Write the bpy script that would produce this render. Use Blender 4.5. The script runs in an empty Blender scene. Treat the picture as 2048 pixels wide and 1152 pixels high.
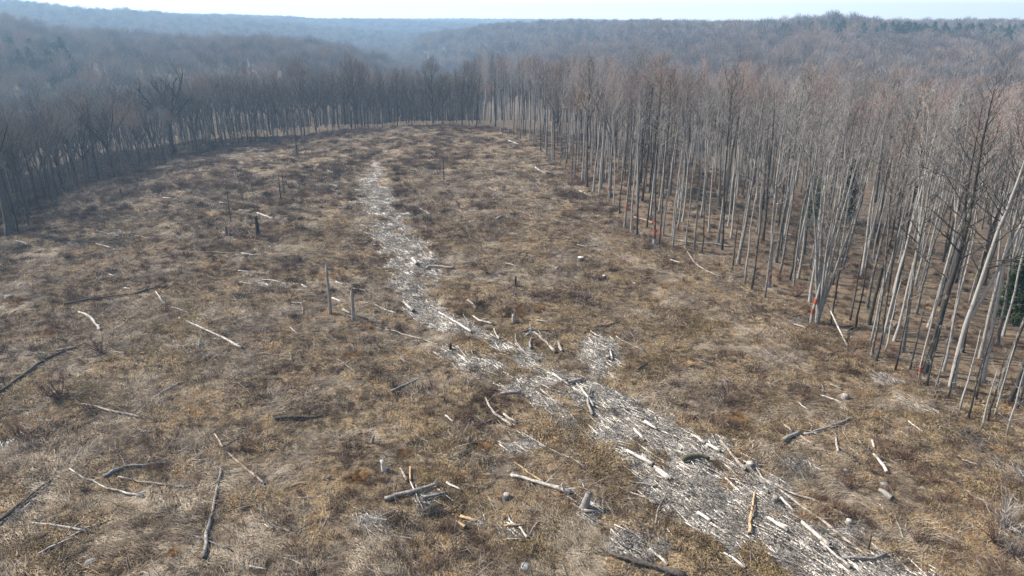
import bpy, math, random
import numpy as np
R = np.random.default_rng(7)
random.seed(7)
sc = bpy.context.scene
COL = sc.collection
PI = math.pi

# ------------------------------------------------------------------ camera numbers
CAMH = 30.0
PITCH = math.radians(20.5)
F = 710.0                       # focal length in pixels of a 1024 px wide picture
cp, sp = math.cos(PITCH), math.sin(PITCH)

def at(px, py, h=0.0):
    """ground point seen at photo pixel (2048 wide)"""
    x = px / 2 - 512.0; y = 288.0 - py / 2
    f = F * cp + y * sp; d = F * sp - y * cp
    t = (CAMH - h) / max(d, 4.0)
    return x * t, f * t

def depth(x, y, z=0.0):
    return y * cp + (CAMH - z) * sp

# ------------------------------------------------------------------ noise
_P = R.random((256, 256)).astype(np.float64)
def vnoise(x, y, s=1.0, o=0):
    x = np.asarray(x, float) / s + 37.3 * o + 1000; y = np.asarray(y, float) / s + 17.7 * o + 1000
    xi = np.floor(x).astype(int); yi = np.floor(y).astype(int)
    u = x - xi; v = y - yi
    u = u * u * (3 - 2 * u); v = v * v * (3 - 2 * v)
    a = _P[xi & 255, yi & 255]; b = _P[(xi + 1) & 255, yi & 255]
    c = _P[xi & 255, (yi + 1) & 255]; d = _P[(xi + 1) & 255, (yi + 1) & 255]
    return (a * (1 - u) + b * u) * (1 - v) + (c * (1 - u) + d * u) * v
def fbm(x, y, s, o=0, n=4):
    t = 0; a = 1; w = 0
    for k in range(n):
        t = t + a * vnoise(x, y, s / 2 ** k, o + k * 3); w += a; a *= .5
    return t / w

# ------------------------------------------------------------------ terrain
RN = np.array([0, 70, 130, 230, 320, 450, 600, 800, 1000, 1400, 2000, 3200, 4200.])
XC = np.array([-400, 0, 200, 400, 560, 660, 740, 800, 870, 1020, 1150, 1300, 1500, 1620, 1700, 1800, 1950, 2048, 2400.])
TB = {  # x: ground height at RN
 -400:[0,0,-2,-8,-6, 6,22,18, 20, 46, 50, 40, 30],
 0:   [0,0,-1,-9,-10,2,12, 6,  8, 44, 40, 30, 20],
 200: [0,0,0,-6,-11,-2,5,  0,  2, 30, 36, 30, 20],
 400: [0,0,0,-3,-10,-2,2, -4, -4, 18, 34, 28, 20],
 560: [0,0,0,-2,-10,-3,2, -8,-10, 10, 28, 28, 20],
 660: [0,0,0,-1,-10,-6,-4,-14,-16, 0, 22, 24, 18],
 740: [0,0,0,-1,-12,-14,-12,-22,-22,-6,20, 24, 18],
 800: [0,0,0,0,-14,-20,-20,-28,-24,-10,20, 26, 18],
 870: [0,0,0,0,-14,-25,-30,-22, -2,-10,16, 28, 18],
 1020:[0,0,0,0,-13,-18,-18,-8,  9, 4,  6, 26, 18],
 1150:[0,0,0,-1,-12,-10,-8, 1, 12, 8,  8, 26, 18],
 1300:[0,0,0,-4,-12,-8,-4, 8,  13, 8,  8, 20, 18],
 1500:[0,0,-1,-8,-11,-6,0, 9, 10, 8,  8, 10, 10],
 1620:[0,0,-2,-8,-10,-5,2, 14, 12, 8,  8, 10, 10],
 1700:[0,0,-3,-8,-10,-5,3, 16, 12, 8,  8, 10, 10],
 1800:[0,0,-3,-8,-9,-5, 3, 11, 10, 8,  8, 10, 10],
 1950:[0,0,-4,-8,-8,-4, 3, 8, 10, 8,  8, 10, 10],
 2048:[0,0,-4,-8,-8,-4, 3, 8, 10, 8,  8, 10, 10],
 2400:[0,0,-4,-9,-8,-3, 5, 12, 10, 8,  8, 10, 10]}
TT = np.array([TB[int(k)] for k in XC], float)
TH = np.arctan((XC - 1024) / 2 / 758.0)
def terrain(x, y):
    x = np.asarray(x, float); y = np.asarray(y, float)
    r = np.hypot(x, y); th = np.abs(np.arctan2(x, y)) * np.sign(x)
    th = np.clip(th, TH[0], TH[-1])
    i = np.clip(np.searchsorted(TH, th) - 1, 0, len(TH) - 2)
    u = (th - TH[i]) / (TH[i + 1] - TH[i]); u = u * u * (3 - 2 * u)
    rr = np.clip(r, 0, RN[-1] - 1)
    j = np.clip(np.searchsorted(RN, rr) - 1, 0, len(RN) - 2)
    v = (rr - RN[j]) / (RN[j + 1] - RN[j]); v = v * v * (3 - 2 * v)
    z = (TT[i, j] * (1 - u) + TT[i + 1, j] * u) * (1 - v) + (TT[i, j + 1] * (1 - u) + TT[i + 1, j + 1] * u) * v
    far = np.clip((r - 230) / 500, 0, 1)
    z = z + far * ((fbm(x, y, 160, 5) - .5) * 9)
    micro = (fbm(x, y, 9, 11, 4) - .5) * .85 + (vnoise(x, y, 1.5, 31) - .5) * .24
    return z + micro * np.clip((420 - r) / 200, 0, 1)
def tz(x, y): return float(terrain(x, y))
def atz(px, py):
    h = 0
    for _ in range(2):
        x, y = at(px, py, h); h = tz(x, y) if math.hypot(x, y) < 260 else 0
    return x, y, tz(x, y)

# ------------------------------------------------------------------ edges of the clearing (photo pixels -> ground)
LEFT_EDGE = [at(*p) for p in [(-700, 640), (-250, 520), (0, 462), (50, 425), (130, 372), (200, 340), (330, 297), (450, 282), (600, 263), (700, 255), (850, 252), (985, 256)]]
RIGHT_EDGE = [at(*p) for p in [(985, 256), (1060, 283), (1110, 322), (1150, 352), (1200, 395), (1250, 445), (1310, 478), (1400, 498), (1470, 525), (1540, 570), (1640, 632), (1750, 700), (1850, 745), (1905, 775), (2020, 808), (2140, 860), (2500, 1010)]]
le = np.array(LEFT_EDGE); re_ = np.array(RIGHT_EDGE)
POLY = np.array(LEFT_EDGE + RIGHT_EDGE[1:] + [(60, -80), (-90, -80)])
def inside(x, y):
    x = np.asarray(x, float); y = np.asarray(y, float); c = np.zeros(x.shape, bool)
    n = len(POLY)
    for i in range(n):
        x1, y1 = POLY[i]; x2, y2 = POLY[(i + 1) % n]
        if y1 == y2: continue
        k = ((y1 > y) != (y2 > y)) & (x < (x2 - x1) * (y - y1) / (y2 - y1) + x1)
        c ^= k
    return c
def segdist(x, y, a, b):
    ax, ay = a; bx, by = b; dx = bx - ax; dy = by - ay
    t = np.clip(((x - ax) * dx + (y - ay) * dy) / (dx * dx + dy * dy + 1e-9), 0, 1)
    return np.hypot(x - ax - t * dx, y - ay - t * dy)
def edgedist(x, y):
    d = np.full(np.shape(x), 1e9)
    E = LEFT_EDGE + RIGHT_EDGE[1:]
    for a, b in zip(E[:-1], E[1:]): d = np.minimum(d, segdist(x, y, a, b))
    return d

# ------------------------------------------------------------------ the band of crushed wood
TRACK = [
 [(752, 322, 16), (746, 350, 34), (742, 385, 48), (765, 430, 62), (790, 470, 66), (812, 505, 80)],
 [(795, 520, 40), (815, 575, 44), (838, 608, 54), (890, 640, 54), (935, 668, 40)],
 [(840, 515, 50), (855, 550, 34), (860, 582, 40)],
 [(870, 620, 20), (935, 655, 34), (985, 685, 44), (1035, 712, 44), (1090, 745, 56), (1165, 785, 70), (1235, 830, 100), (1310, 880, 130), (1390, 930, 150), (1470, 985, 150), (1540, 1030, 130), (1610, 1085, 140), (1710, 1150, 170), (1820, 1230, 180)],
 [(1195, 690, 70), (1215, 725, 60), (1205, 755, 50)],
 [(905, 705, 40), (945, 735, 70), (1010, 760, 70), (1060, 790, 50), (1125, 830, 50), (1160, 850, 36)],
 [(1030, 885, 50), (1090, 895, 50)], [(1240, 1090, 46), (1300, 1095, 46), (1400, 1110, 40)],
 [(1250, 905, 50), (1320, 965, 60), (1390, 1040, 60), (1500, 1130, 60)],
 [(860, 1000, 40), (850, 1020, 40)], [(740, 1050, 40)], [(1020, 1060, 34)], [(1180, 1025, 50)],
 [(395, 515, 14), (440, 512, 14), (490, 520, 14), (560, 520, 12)], [(200, 552, 16), (250, 552, 16), (285, 555, 14)],
 [(500, 568, 20), (560, 568, 20), (600, 574, 16)], [(470, 425, 12), (540, 432, 12)], [(640, 372, 10), (700, 360, 10)],
 [(735, 285, 8), (775, 290, 8)], [(20, 555, 14), (60, 560, 12)], [(400, 690, 26)], [(590, 1010, 0)], [(1600, 935, 46)], [(1310, 500, 30)], [(20, 880, 36)], [(690, 300, 8)]]
DISCS = []
for pl in TRACK:
    pts = [(*at(a, b), c * depth(*at(a, b)) / 1420 / 2) for a, b, c in pl]
    if len(pts) == 1: DISCS.append(pts[0]); continue
    for p, q in zip(pts[:-1], pts[1:]):
        n = max(2, int(math.hypot(p[0] - q[0], p[1] - q[1]) / 1.2))
        for k in range(n):
            t = k / n; DISCS.append(tuple(p[m] * (1 - t) + q[m] * t for m in range(3)))
DISCS = np.array([d for d in DISCS if d[2] > .05])
def trackmask(x, y):
    x = np.asarray(x, float); y = np.asarray(y, float); m = np.zeros(x.shape)
    sel = (y > 20) & (y < 170) & (np.abs(x) < 80)
    xs, ys = x[sel], y[sel]; mm = np.zeros(xs.shape)
    for cx, cy, r in DISCS:
        d = np.hypot(xs - cx, ys - cy) / r
        mm = np.maximum(mm, np.clip(1.85 - d, 0, 1))
    n = fbm(xs, ys, 2.2, 50, 4)
    m[sel] = np.clip(mm * 1.5 + (n - .60) * 3.6 + (fbm(xs, ys, .8, 55, 2) - .5) * 1.8 + (fbm(xs, ys, 1.8, 58, 2) - .5) * .7 + .12, 0, 1) * (mm > 0)
    return m

# ------------------------------------------------------------------ mesh helpers
class Geo:
    def __init__(s): s.v = []; s.n = 0; s.f = []      # f: (array, material index)
    def add(s, V, Fs, m=0):
        V = np.asarray(V, float)
        for A in (Fs if isinstance(Fs, list) else [Fs]):
            s.f.append((np.asarray(A, int) + s.n, m))
        s.v.append(V); s.n += len(V)
    def tube(s, P, rad, n=6, m=0, cap=None, jitter=0.0):
        P = np.asarray(P, float); rad = np.asarray(rad, float); k = len(P)
        T = np.gradient(P, axis=0); T /= np.linalg.norm(T, axis=1)[:, None] + 1e-9
        up = np.array([0.0, 0, 1]) if abs(T[0, 2]) < .8 else np.array([1.0, 0, 0])
        A = np.cross(T, up); A /= np.linalg.norm(A, axis=1)[:, None] + 1e-9
        B = np.cross(T, A)
        a = np.arange(n) * 2 * PI / n
        rr = rad[:, None] * (1 + (jitter * (R.random((k, n)) - .5) if jitter else 0))
        V = P[:, None, :] + rr[:, :, None] * (np.cos(a)[None, :, None] * A[:, None, :] + np.sin(a)[None, :, None] * B[:, None, :])
        V = V.reshape(-1, 3)
        i = np.arange(k - 1)[:, None] * n; j = np.arange(n)[None, :]; j2 = (j + 1) % n
        Q = np.stack([i + j, i + n + j, i + n + j2, i + j2], -1).reshape(-1, 4)
        base = s.n
        s.add(V, Q, m)
        if cap is not None:
            s.f.append((np.array([[base + q for q in range(n)]]), cap))
            s.f.append((np.array([[base + (k - 1) * n + q for q in reversed(range(n))]]), cap))
    def tris(s, A, B, w, m=0):
        """one thin triangle per twig, from A to B, width w"""
        A = np.asarray(A, float); B = np.asarray(B, float); n = len(A)
        if not n: return
        D = B - A; Q = R.normal(size=(n, 3)); S = np.cross(D, Q); S /= np.linalg.norm(S, axis=1)[:, None] + 1e-9
        w = np.broadcast_to(np.asarray(w, float), (n,))[:, None]
        V = np.stack([A - S * w / 2, A + S * w / 2, B], 1).reshape(-1, 3)
        s.add(V, np.arange(n * 3).reshape(-1, 3), m)
    def mesh(s, name, mats, smooth=False):
        me = bpy.data.meshes.new(name)
        V = np.concatenate(s.v) if s.v else np.zeros((0, 3))
        loops = np.concatenate([a.ravel() for a, _ in s.f]); tot = np.concatenate([np.full(len(a), a.shape[1]) for a, _ in s.f])
        mi = np.concatenate([np.full(len(a), m) for a, m in s.f])
        me.vertices.add(len(V)); me.vertices.foreach_set('co', V.astype(np.float32).ravel())
        me.loops.add(len(loops)); me.loops.foreach_set('vertex_index', loops.astype(np.int32))
        me.polygons.add(len(tot)); me.polygons.foreach_set('loop_start', (np.cumsum(tot) - tot).astype(np.int32))
        try: me.polygons.foreach_set('loop_total', tot.astype(np.int32))
        except Exception: pass
        for mm in mats: me.materials.append(mm)
        me.polygons.foreach_set('material_index', mi.astype(np.int32))
        if smooth: me.polygons.foreach_set('use_smooth', np.ones(len(tot), bool))
        me.update(calc_edges=True); me.validate()
        return me
def tag(o, label=None, cat=None, group=None, kind=None):
    if label: o['label'] = label
    if cat: o['category'] = cat
    if group: o['group'] = group
    if kind: o['kind'] = kind
    return o
def link(name, me, parent=None, loc=(0, 0, 0), rz=0.0, s=1.0):
    o = bpy.data.objects.new(name, me); COL.objects.link(o)
    o.location = loc; o.rotation_euler = (0, 0, rz); o.scale = (s, s, s) if not hasattr(s, '__len__') else s
    if parent: o.parent = parent
    return o

# ------------------------------------------------------------------ materials
def newmat(name, rough=.9):
    m = bpy.data.materials.new(name); m.use_nodes = True; nt = m.node_tree; b = nt.nodes['Principled BSDF']
    b.inputs['Roughness'].default_value = rough; b.inputs['Specular IOR Level'].default_value = .15
    return m, nt, b
def ramp(nt, stops):
    r = nt.nodes.new('ShaderNodeValToRGB'); e = r.color_ramp.elements
    while len(e) < len(stops): e.new(.5)
    for k, (p, c) in enumerate(stops):
        e[k].position = p; e[k].color = (*c, 1)
    return r
def noise(nt, scale, detail=4, vec=None, rough=.6):
    n = nt.nodes.new('ShaderNodeTexNoise'); n.inputs['Scale'].default_value = scale; n.inputs['Detail'].default_value = detail
    n.inputs['Roughness'].default_value = rough
    if vec is not None: nt.links.new(vec, n.inputs['Vector'])
    return n
def mathn(nt, op, a, b):
    n = nt.nodes.new('ShaderNodeMath'); n.operation = op
    for k, v in enumerate((a, b)):
        if isinstance(v, (int, float)): n.inputs[k].default_value = v
        else: nt.links.new(v, n.inputs[k])
    return n.outputs[0]
def mixc(nt, f, a, b, mode='MIX'):
    n = nt.nodes.new('ShaderNodeMix'); n.data_type = 'RGBA'; n.blend_type = mode
    if isinstance(f, (int, float)): n.inputs[0].default_value = f
    else: nt.links.new(f, n.inputs[0])
    for k, v in ((6, a), (7, b)):
        if isinstance(v, tuple): n.inputs[k].default_value = (*v, 1)
        else: nt.links.new(v, n.inputs[k])
    return n.outputs[2]
def scaled(nt, vec, s):
    n = nt.nodes.new('ShaderNodeMapping'); n.inputs['Scale'].default_value = s; nt.links.new(vec, n.inputs['Vector']); return n.outputs[0]

def bark(name, lo, hi, lichen=None, sc_=(6, 6, 1.2), spread=.35):
    m, nt, b = newmat(name)
    tc = nt.nodes.new('ShaderNodeTexCoord'); oi = nt.nodes.new('ShaderNodeObjectInfo')
    n = noise(nt, 2.2, 5, scaled(nt, tc.outputs['Object'], sc_))
    f = mathn(nt, 'ADD', n.outputs['Fac'], mathn(nt, 'MULTIPLY', mathn(nt, 'SUBTRACT', oi.outputs['Random'], .5), spread))
    r = ramp(nt, [(.32, lo), (.68, hi)]); nt.links.new(f, r.inputs[0]); c = r.outputs[0]
    if lichen:
        n2 = noise(nt, 1.1, 3, tc.outputs['Object']); r2 = ramp(nt, [(.55, (0, 0, 0)), (.7, (1, 1, 1))]); nt.links.new(n2.outputs['Fac'], r2.inputs[0])
        c = mixc(nt, r2.outputs[0], c, lichen)
    nt.links.new(c, b.inputs['Base Color'])
    return m
def varied(name, stops, wscale=.12, rnd=.5, fine=None, rough=.9, wdet=3):
    """colour by place (patches) and by individual clump"""
    m, nt, b = newmat(name, rough)
    g = nt.nodes.new('ShaderNodeNewGeometry'); oi = nt.nodes.new('ShaderNodeObjectInfo')
    n = noise(nt, wscale, wdet, g.outputs['Position'])
    f = mathn(nt, 'ADD', n.outputs['Fac'], mathn(nt, 'MULTIPLY', mathn(nt, 'SUBTRACT', oi.outputs['Random'], .5), rnd))
    if fine:
        n2 = noise(nt, fine[0], 2, g.outputs['Position'])
        f = mathn(nt, 'ADD', f, mathn(nt, 'MULTIPLY', mathn(nt, 'SUBTRACT', n2.outputs['Fac'], .5), fine[1]))
    r = ramp(nt, stops); nt.links.new(f, r.inputs[0]); nt.links.new(r.outputs[0], b.inputs['Base Color'])
    return m
M = {}
M['bark_grey'] = bark('pale grey bark', (.04, .037, .033), (.30, .288, .272), (.20, .19, .16), spread=.75)
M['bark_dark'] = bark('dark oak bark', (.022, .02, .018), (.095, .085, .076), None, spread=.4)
M['bark_snag'] = bark('weathered dead wood', (.08, .075, .07), (.24, .225, .21))
M['char'] = bark('blackened wood', (.015, .013, .012), (.06, .052, .045))
M['twig_grey'] = varied('grey twigs', [(.3, (.21, .192, .176)), (.7, (.42, .395, .37))], .08, .6)
M['twig_red'] = varied('red budding twigs', [(.3, (.27, .15, .115)), (.7, (.42, .28, .235))], .05, .6)
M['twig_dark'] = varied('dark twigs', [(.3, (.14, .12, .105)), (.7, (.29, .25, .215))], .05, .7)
M['crown_far'] = varied('wooded hillside crowns', [(.25, (.14, .125, .118)), (.45, (.20, .178, .166)), (.6, (.25, .225, .21)), (.78, (.26, .195, .155))], .012, .75)
M['trunk_far'] = varied('wooded hillside trunks', [(.3, (.06, .053, .048)), (.7, (.16, .145, .13))], .02, .6)
M['needle_far'] = varied('pine needles', [(.3, (.055, .078, .045)), (.7, (.105, .13, .075))], .05, .8)
M['needle'] = varied('evergreen needles', [(.3, (.018, .035, .014)), (.7, (.055, .085, .032))], .3, .5, (3, .8))
M['needle_yellow'] = varied('yellow green needles', [(.3, (.04, .075, .02)), (.7, (.12, .17, .05))], .3, .5, (3, .8))  # yellower, lighter needles of one young pine
M['chip'] = varied('bleached wood', [(.28, (.10, .088, .072)), (.45, (.24, .215, .185)), (.58, (.45, .42, .375)), (.75, (.68, .65, .59))], .5, .5, (9, 1.3))
M['log_w'] = bark('bleached log wood', (.26, .24, .215), (.62, .59, .55), (.15, .125, .10), (3, 3, 3), .1)
M['log_p'] = bark('pale barkless log wood', (.17, .145, .12), (.46, .41, .355), (.10, .08, .062), (3, 3, 3), .1)
M['log_g'] = bark('grey weathered log wood', (.12, .115, .108), (.34, .325, .30), (.07, .06, .05), (3, 3, 3), .1)
M['log_d'] = bark('dark log bark and shadow strips', (.03, .026, .022), (.12, .105, .09), None, (3, 3, 3), .1)  # dark logs, and the cast shadows laid out as dark strips
M['log_t'] = bark('tan log wood', (.30, .21, .12), (.50, .37, .22), None, (3, 3, 3), .1)
M['log_m'] = bark('mossy log bark', (.025, .028, .018), (.12, .12, .07), None, (4, 4, 4), .1)
M['end'] = bark('cut log end', (.05, .04, .032), (.17, .14, .10), None, (6, 6, 6), .1)
M['orange'] = bark('orange marking paint', (.12, .035, .022), (.38, .08, .035), (.12, .095, .08), (9, 9, 9))
M['white_paint'] = bark('bluish white marking paint', (.16, .175, .21), (.36, .39, .45), (.14, .13, .12), (9, 9, 9))
M['rock'] = bark('grey field stone', (.12, .12, .12), (.30, .30, .295), None, (3, 3, 3))
G_TAN = [(.22, (.055, .036, .024)), (.38, (.135, .094, .062)), (.52, (.235, .178, .11)), (.66, (.40, .315, .20)), (.78, (.29, .175, .078))]
M['grass'] = varied('dry matted grass', G_TAN, .16, .34, (1.3, 1.1), wdet=4)
M['grass_grey'] = varied('bleached grey grass', [(.22, (.11, .083, .06)), (.5, (.27, .22, .16)), (.75, (.46, .385, .29))], .16, .3, (.8, 1.1))
M['brush'] = varied('brown bramble stems', [(.3, (.045, .028, .02)), (.5, (.115, .072, .05)), (.72, (.22, .148, .10))], .2, .7, (1, .5))
M['moss'] = varied('olive winter grass', [(.3, (.085, .060, .030)), (.5, (.155, .112, .056)), (.72, (.24, .175, .09))], .25, .5, (1, .5))
M['tuss'] = varied('orange tan tussock grass', [(.3, (.20, .11, .048)), (.5, (.33, .21, .10)), (.72, (.48, .34, .18))], .4, .6, (3, .7))
M['shrub'] = varied('reddish brown shrub twigs', [(.3, (.075, .042, .032)), (.7, (.15, .09, .066))], .4, .6)
M['slash'] = varied('grey brushwood', [(.3, (.05, .045, .04)), (.5, (.14, .13, .12)), (.72, (.30, .28, .26))], .6, .9, (6, .9))

def ground_mat():
    m, nt, b = newmat('clearing soil and litter')
    g = nt.nodes.new('ShaderNodeNewGeometry'); P = g.outputs['Position']
    at_t = nt.nodes.new('ShaderNodeAttribute'); at_t.attribute_name = 'chips'
    at_f = nt.nodes.new('ShaderNodeAttribute'); at_f.attribute_name = 'woods'
    n1 = noise(nt, .17, 5, P); n2 = noise(nt, 1.6, 6, P, .7); n3 = noise(nt, 9, 5, P, .7)
    f = mathn(nt, 'ADD', mathn(nt, 'MULTIPLY', n1.outputs['Fac'], .45), mathn(nt, 'MULTIPLY', n2.outputs['Fac'], .55))
    r = ramp(nt, [(.32, (.045, .031, .021)), (.44, (.085, .06, .038)), (.54, (.14, .102, .062)), (.66, (.20, .15, .088)), (.8, (.13, .10, .045))])
    nt.links.new(f, r.inputs[0])
    r3 = ramp(nt, [(.3, (.45, .45, .45)), (.7, (1.5, 1.5, 1.5))]); nt.links.new(n3.outputs['Fac'], r3.inputs[0])
    c = mixc(nt, 1.0, r.outputs[0], r3.outputs[0], 'MULTIPLY')
    rw = ramp(nt, [(.3, (.075, .052, .036)), (.5, (.155, .115, .078)), (.7, (.215, .165, .105))]); nt.links.new(f, rw.inputs[0])
    cw = mixc(nt, 1.0, rw.outputs[0], r3.outputs[0], 'MULTIPLY')
    c = mixc(nt, at_f.outputs['Fac'], c, cw)
    v = nt.nodes.new('ShaderNodeTexVoronoi'); v.inputs['Scale'].default_value = 7; nt.links.new(P, v.inputs['Vector'])
    rv = ramp(nt, [(.1, (.50, .48, .45)), (.5, (.30, .285, .26)), (.9, (.12, .11, .095))]); nt.links.new(v.outputs['Distance'], rv.inputs[0])
    fm = mathn(nt, 'MULTIPLY', at_t.outputs['Fac'], mathn(nt, 'ADD', n3.outputs['Fac'], .35))
    c = mixc(nt, fm, c, rv.outputs[0])
    nt.links.new(c, b.inputs['Base Color'])
    bp = nt.nodes.new('ShaderNodeBump'); bp.inputs['Strength'].default_value = .7; bp.inputs['Distance'].default_value = .12
    nt.links.new(n3.outputs['Fac'], bp.inputs['Height']); nt.links.new(bp.outputs[0], b.inputs['Normal'])
    return m
M['ground'] = ground_mat()

# ------------------------------------------------------------------ ground sheet
def axis(lo, hi, step, far, g=1.055):
    a = list(np.arange(lo, hi + 1e-6, step)); s = step
    while a[-1] < far: s = min(s * g, 60); a.append(a[-1] + s)
    s = step; b = [lo]
    while b[-1] > -far: s = min(s * g, 60); b.append(b[-1] - s)
    return np.array(b[:0:-1] + a)
ax = axis(-75, 75, .6, 4300); ay = axis(24, 150, .6, 4300)
ay = ay[ay > -500]
X, Y = np.meshgrid(ax, ay, indexing='xy')
Z = terrain(X, Y)
gm = bpy.data.meshes.new('ground')
nx, ny = len(ax), len(ay)
V = np.stack([X, Y, Z], -1).reshape(-1, 3)
ii = (np.arange(ny - 1)[:, None] * nx + np.arange(nx - 1)[None, :])
Q = np.stack([ii, ii + 1, ii + nx + 1, ii + nx], -1).reshape(-1, 4)
g_ = Geo(); g_.add(V, Q); gm = g_.mesh('ground', [M['ground']], True)
a = gm.attributes.new('chips', 'FLOAT', 'POINT'); a.data.foreach_set('value', trackmask(X.ravel(), Y.ravel()).astype(np.float32))
ins = inside(X.ravel(), Y.ravel()); ed = edgedist(X.ravel(), Y.ravel())
w = np.where(ins, np.clip(.4 - ed / 8, 0, 1), np.clip(.4 + ed / 5, 0, 1))
a = gm.attributes.new('woods', 'FLOAT', 'POINT'); a.data.foreach_set('value', w.astype(np.float32))
gr = link('ground', gm); tag(gr, kind='structure')

# ------------------------------------------------------------------ scatter by geometry nodes (only for what nobody could count)
def scatter(name, x, y, z, rz, s, variants, tilt=None):
    me = bpy.data.meshes.new(name); n = len(x); me.vertices.add(n)
    me.vertices.foreach_set('co', np.stack([x, y, z], -1).astype(np.float32).ravel())
    rot = np.zeros((n, 3)); rot[:, 2] = rz
    if tilt is not None: rot[:, 0] = tilt[0]; rot[:, 1] = tilt[1]
    a = me.attributes.new('rot', 'FLOAT_VECTOR', 'POINT'); a.data.foreach_set('vector', rot.astype(np.float32).ravel())
    s = np.asarray(s, float); s = s if s.ndim == 2 else np.stack([s, s, s], -1)
    a = me.attributes.new('siz', 'FLOAT_VECTOR', 'POINT'); a.data.foreach_set('vector', s.astype(np.float32).ravel())
    a = me.attributes.new('vid', 'INT', 'POINT'); a.data.foreach_set('value', R.integers(0, len(variants), n).astype(np.int32))
    o = link(name, me)
    ng = bpy.data.node_groups.new(name, 'GeometryNodeTree')
    ng.interface.new_socket('Geometry', in_out='INPUT', socket_type='NodeSocketGeometry')
    ng.interface.new_socket('Geometry', in_out='OUTPUT', socket_type='NodeSocketGeometry')
    N = ng.nodes; L = ng.links; gi = N.new('NodeGroupInput'); go = N.new('NodeGroupOutput')
    ip = N.new('GeometryNodeInstanceOnPoints'); jn = N.new('GeometryNodeJoinGeometry')
    for v in variants:
        oi = N.new('GeometryNodeObjectInfo'); oi.inputs['Object'].default_value = v; oi.inputs['As Instance'].default_value = True
        L.new(oi.outputs['Geometry'], jn.inputs[0])
    def attr(nm, ty):
        q = N.new('GeometryNodeInputNamedAttribute'); q.data_type = ty; q.inputs['Name'].default_value = nm; return q.outputs['Attribute']
    L.new(gi.outputs[0], ip.inputs['Points']); L.new(jn.outputs[0], ip.inputs['Instance'])
    ip.inputs['Pick Instance'].default_value = True
    L.new(attr('vid', 'INT'), ip.inputs['Instance Index'])
    e2r = N.new('FunctionNodeEulerToRotation'); L.new(attr('rot', 'FLOAT_VECTOR'), e2r.inputs[0])
    L.new(e2r.outputs[0], ip.inputs['Rotation']); L.new(attr('siz', 'FLOAT_VECTOR'), ip.inputs['Scale'])
    L.new(ip.outputs[0], go.inputs[0])
    md = o.modifiers.new('scatter', 'NODES'); md.node_group = ng
    return o
def src(name, me):                      # a shape the scatters repeat; never linked to the scene itself
    return bpy.data.objects.new(name, me)

# ------------------------------------------------------------------ trees
def unit(v): return v / (np.linalg.norm(v) + 1e-9)
def perp(d, ang, tilt):
    """direction leaving d by tilt at azimuth ang"""
    u = np.cross(d, [0, 0, 1.0] if abs(d[2]) < .95 else [1.0, 0, 0]); u = unit(u); w_ = np.cross(d, u)
    return unit(d * math.cos(tilt) + (u * math.cos(ang) + w_ * math.sin(ang)) * math.sin(tilt))
HS = .94
class Tree:
    def __init__(s): s.tr = Geo(); s.cr = Geo(); s.A = []; s.B = []; s.W = []; s.A2 = []; s.B2 = []; s.W2 = []
    def limb(s, p, d, L, r, lvl, up, maxl, dens, zred, geo=None, tw=1.0):
        k = 5 if lvl == 0 else 4 if lvl == 1 else 3
        P = [p]; dd = d.copy()
        for i in range(k - 1):
            dd = unit(dd + R.normal(size=3) * (.13 if lvl else .10) + np.array([0, 0, up]))
            P.append(P[-1] + dd * L / (k - 1))
        P = np.array(P)
        if lvl < maxl:
            (geo or s.cr).tube(P, np.linspace(r, r * .35, k), 5 if lvl == 0 and r > .06 else 3, 0)
        # children
        nch = int(dens[lvl] * (.8 + .4 * R.random()))
        for c in range(nch):
            t = .25 + .75 * (c + R.random()) / nch; q = t * (k - 1); i = min(int(q), k - 2); u = q - i
            pp = P[i] * (1 - u) + P[i + 1] * u; dv = unit(P[i + 1] - P[i])
            cd = perp(dv, R.random() * 2 * PI, math.radians(28 + 26 * R.random())); cd = unit(cd + np.array([0, 0, .22]))
            cl = L * (.30 + .28 * R.random()) * (1.15 - .5 * t)
            if lvl + 1 >= maxl:
                m = pp[2] > zred
                cl = max(cl, .35)
                (s.A2 if m else s.A).append(pp); (s.B2 if m else s.B).append(pp + cd * cl); (s.W2 if m else s.W).append(.02 * tw)
                for _ in range(2):
                    p2 = pp + cd * cl * (.3 + .5 * R.random()); d2 = perp(cd, R.random() * 6.28, .6)
                    (s.A2 if m else s.A).append(p2); (s.B2 if m else s.B).append(p2 + d2 * cl * .55); (s.W2 if m else s.W).append(.015 * tw)
            else:
                s.limb(pp, cd, cl, r * .45 * (1 - .5 * t) + .006, lvl + 1, up * .8, maxl, dens, zred, None, tw)
    def done(s, nm, mb, mt, mred):
        s.cr.tris(s.A, s.B, s.W, 1)
        if s.A2: s.cr.tris(s.A2, s.B2, s.W2, 2)
        if not s.cr.v: s.cr.tris([[0, 0, 1]], [[0, 0, 1.1]], .01, 1)
        s.mt = s.tr.mesh(nm + '_trunk', [mb], True); s.mc = s.cr.mesh(nm + '_crown', [mb, mt, mred])
        return s
def trunk_path(H, lean=0.0, az=0.0, k=13, wob=.035):
    P = [np.array([0.0, 0, -.3])]; d = unit(np.array([math.cos(az) * lean, math.sin(az) * lean, 1]))
    b = d.copy()
    for i in range(k - 1):
        d = unit(d * .8 + b * .2 + np.append(R.normal(size=2) * wob, 0)); P.append(P[-1] + d * (H + .3) / (k - 1))
    return np.array(P)
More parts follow.
